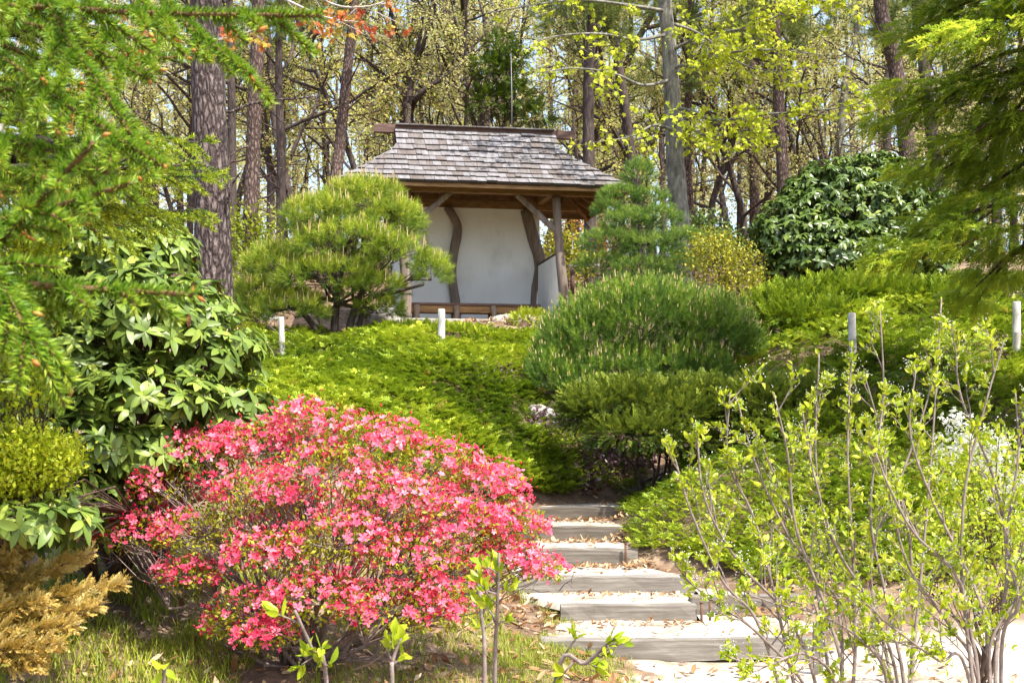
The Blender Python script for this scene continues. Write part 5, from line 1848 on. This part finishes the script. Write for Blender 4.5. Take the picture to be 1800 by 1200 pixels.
# maple with the thick grey trunk and level boughs of fresh leaves
reseed(53)
YM = 26.0
foot = gpt(1200, YM, -.15)
t = thing('maple_tree', 'thick grey trunked maple with fresh yellow leaves on level boughs', 'tree', foot)
g, gl = Geo(), Geo()
p = trunk_tube(g, foot, [at(1198, 430, YM), at(1188, 300, YM), at(1182, 180, YM), at(1176, 80, YM), at(1168, -20, YM), at(1160, -300, YM), at(1165, -700, YM)], .20, .09, 16)
MB = [[(1184, 190, 26), (1215, 195, 25.6), (1262, 212, 25.2), (1330, 202, 24.8), (1420, 196, 24.5), (1500, 184, 24.2), (1538, 160, 24)],
      [(1180, 120, 26), (1225, 110, 25.4), (1290, 92, 24.8), (1360, 88, 24.4), (1440, 96, 24)],
      [(1178, 90, 26), (1240, 62, 25.4), (1320, 48, 24.8), (1400, 12, 24.4), (1460, -20, 24)],
      [(1176, 60, 26), (1120, 70, 25.5), (1060, 60, 25), (990, 62, 24.6), (910, 80, 24.2)],
      [(1172, 20, 26), (1110, 10, 25.4), (1020, 0, 25), (930, 10, 24.6), (850, 25, 24.4)],
      [(1182, 140, 26), (1130, 150, 25.4), (1080, 130, 25), (1010, 120, 24.6), (950, 128, 24.3)],
      [(1170, -20, 26), (1220, -30, 25.4), (1300, -20, 24.8), (1370, -10, 24.2), (1500, 10, 23.8)],
      [(1184, 200, 26), (1220, 230, 25.5), (1260, 240, 25), (1330, 226, 24.6)],
      [(1186, 230, 26), (1150, 220, 25.4), (1110, 240, 25), (1050, 250, 24.6)],
      [(1176, 40, 26), (1230, 60, 27), (1300, 110, 27.6), (1400, 150, 28)],
      [(1170, -60, 26), (1090, -80, 25), (1000, -60, 24.4), (900, -30, 24)],
      [(1165, -200, 26), (1260, -220, 25), (1400, -150, 24)], [(1165, -260, 26), (1060, -260, 25), (940, -200, 24.4)], [(1165, -300, 26), (1200, -420, 27.5), (1300, -480, 28.5)], [(1165, -400, 26), (1120, -560, 27), (1040, -600, 28)]]
S = []
for br in MB:
    q = smooth([at(*b) for b in br], 5)
    tube(g, q, np.linspace(.035, .006, len(q)), 6, lump=.03)
    for k in range(36 if br[-1][0] > 1200 and br[-1][1] > -60 else 12):
        i = R.integers(3, len(q) - 1)
        tn = nrmz(q[i + 1] - q[i - 1])
        d = nrmz(tn * .7 + rdir(1)[0] * [1, 1, .55])
        grow(S, q[i], d, R.uniform(.3, .8), .007, 0, [dict(n=3, wig=.15, kids=3, ratio=.5, ang=45), dict(n=2, wig=.15)])
    S.append((q[-2], q[-1], .006, .004, 1))
skel(g, S, 0, (4, 3))
g.build('trunk', M['bark_grey'], t)
q = [s for s in S]
leaves_on(gl, MAPLE, [s[0] for s in q], [s[1] for s in q], 12, .10, .03, .8, 0, (.05, 1), .5)
gl.build('crown', M['leaf_maple'], t)

# red leaved young maple at upper left
reseed(54)
base = gpt(-60, 11.5, -.05)
t = thing('red_maple', 'young maple with pale branches and orange red leaves at upper left', 'tree', base)
g, gl = Geo(), Geo()
p = trunk_tube(g, base, [at(-40, 500, 11.5), at(0, 200, 11.5), at(40, 60, 11.5), at(120, -200, 11.5), at(160, -500, 11.5)], .06, .03, 9)
RB = [[(40, 60, 11.5), (120, 40, 11.2), (210, 52, 11), (325, 61, 10.8), (390, 69, 10.6), (470, 45, 10.5)], [(50, 40, 11.5), (90, 90, 11.2), (170, 110, 11), (250, 105, 10.8), (300, 130, 10.6)],
      [(100, -120, 11.5), (300, -80, 11), (500, -30, 10.6), (600, 12, 10.4), (690, 5, 10.3)], [(110, -150, 11.5), (350, -60, 11), (480, -10, 10.6), (570, 30, 10.4), (640, 40, 10.4)], [(30, 100, 11.5), (80, 180, 11.2), (130, 200, 11)]]
S = []
for br in RB:
    q = smooth([at(*b) for b in br], 5)
    tube(g, q, np.linspace(.018, .004, len(q)), 6)
    for k in range(10):
        i = R.integers(len(q) // 3, len(q) - 1)
        d = nrmz(nrmz(q[i + 1] - q[i - 1]) + rdir(1)[0] * .7)
        grow(S, q[i], d, R.uniform(.12, .35), .004, 0, [dict(n=3, wig=.12, kids=2, ratio=.5), dict(n=2, wig=.12)])
skel(g, S, 0, (4, 3))
g.build('trunk', M['twig_pale'], t)
tp = np.array([s[1] for s in S if s[4] == 1])
tp = tp[R.random(len(tp)) < .6]
k = 5
P = np.repeat(tp, k, 0) + R.normal(size=(len(tp) * k, 3)) * .02
d = nrmz(rdir(len(P)) * .6 - UP)
whole = np.repeat(R.random(len(tp)), k)
scat_var(gl, MAPLE, P, frames(d, rdir(len(P))), .05 * R.uniform(.7, 1.2, len(P)), np.clip(whole + R.normal(size=len(P)) * .12, 0, 1))
gl.build('crown', M['leaf_red'], t)

# dark cedar just behind the roof
reseed(55)
frond_shrub('cedar_tree', 'small dark green cedar rising right behind the shelter ridge', 'tree', gpt(878, 30.5),
            [ell(862, 190, 30.5, 30, 26, .4), ell(905, 180, 30.5, 28, 26, .4), ell(880, 140, 30.5, 36, 24, .4), ell(858, 120, 30.5, 24, 16, .3), ell(900, 110, 30.5, 22, 18, .3), ell(880, 85, 30.5, 20, 20, .3), ell(940, 205, 30.5, 22, 14, .3)], 800, .30, 'leaf_cedar', up=-.3)

# young oaks with tan leaves, behind the shelter
reseed(56)
def oak_mesh(seed, h):
    reseed(seed)
    S = []
    grow(S, np.array([0, 0, -.2]), np.array([R.normal() * .08, R.normal() * .08, 1.0]), h, .085 * h / 8, 0,
         [dict(n=10, wig=.09, up=.05, kids=17, ratio=.36, ang=55, short=.45, taper=.2, **{'from': .16}), dict(n=6, wig=.17, up=.05, kids=6, ratio=.5, ang=48), dict(n=4, wig=.2, kids=4, ratio=.5, ang=45), dict(n=2, wig=.2)])
    gt, gl = Geo(), Geo()
    skel(gt, S, 0, (8, 5, 4, 3))
    q = [s for s in S if s[4] >= 2]
    return gt, gl, q


OAKS = []
for k, (h, dens, mat, sz) in enumerate(((9.5, 42, 'leaf_oak', .068), (11.5, 38, 'leaf_oak', .07), (8.0, 44, 'leaf_wood', .066), (12.5, 36, 'leaf_wood', .072))):
    gt, gl, q = oak_mesh(560 + k, h)
    t = thing('young_oak', 'slender woodland tree with sparse tan and yellow young leaves, deep behind the shelter', 'tree', (0, 0, 0), 'young trees filling the wood behind the shelter')
    gt.build('trunk', M['bark_dark'], t)
    leaves_on(gl, [T_leaf(.42)], [s[0] for s in q], [s[1] for s in q], dens, sz, .06, .3)
    gl.build('crown', M[mat], t)
    OAKS.append(t)


def copy_thing(o):
    c = o.copy(); COL.objects.link(c)
    for ch in o.children:
        d = ch.copy(); COL.objects.link(d); d.parent = c
    return c


reseed(57)
spots = [(px, Y) for Y, pxs in ((34, (330, 560, 790, 960, 1150, 1290, 1430, 1600, 1750)), (39, (420, 520, 640, 860, 1060, 1230, 1350, 1520, 1680)), (44, (370, 480, 600, 720, 900, 1000, 1120, 1270, 1410, 1560, 1720)), (50, (300, 540, 760, 940, 1180, 1320, 1480, 1640))) for px in pxs]
for k, (px, Y) in enumerate(spots):
    o = OAKS[k] if k < 4 else copy_thing(OAKS[R.integers(4)])
    Yj = Y + R.uniform(-2, 2)
    pxj = px + R.uniform(-25, 25)
    o.location = tuple(gpt(pxj, Yj))
    o.rotation_euler = (0, 0, R.uniform(0, 2 * pi))
    s = R.uniform(.8, 1.15)
    o.scale = (s, s, s)

# the far wood: one mass of trunks, twigs and leaves
reseed(58)
g = Geo()
B = []
for k in range(190):
    Y = R.uniform(54, 95)
    x = R.uniform(-.42, .44) * Y
    z = H(x, Y)
    r = R.uniform(.07, .17)
    h = R.uniform(10, 22)
    lx, ly = R.normal() * .05 * h, R.normal() * .05 * h
    B.append((x, Y, z, h))
    P = [np.array([x + lx * s, Y + ly * s, z - .3 + h * s]) for s in (0, .35, .7, 1)]
    tube(g, P, [r, r * .8, r * .55, r * .2], 6, 0)
    m = 26
    s = R.uniform(.15, 1, m)
    a = R.uniform(0, 2 * pi, m)
    p0 = np.array([x, Y, z]) + np.array([lx, ly, h]) * s[:, None]
    p1 = p0 + np.stack([np.cos(a), np.sin(a), R.uniform(-.1, .7, m)], -1) * (R.uniform(.8, 2.6, m) * (1.15 - s))[:, None]
    segtubes(g, p0, p1, .025, .01, 3, 0)
    n = 1350
    j = R.integers(0, m, n)
    q = p0[j] + (p1 - p0)[j] * R.random(n)[:, None] ** .5 + R.normal(size=(n, 3)) * .35
    g.scatter(T_leaf(.45), q, frames(rdir(n), rdir(n)), R.uniform(.09, .17, n), np.clip(R.normal(.5, .25, n), 0, 1), 1)
tag(g.build('far_wood', [M['bark_dark'], M['leaf_wood']]), kind='stuff')
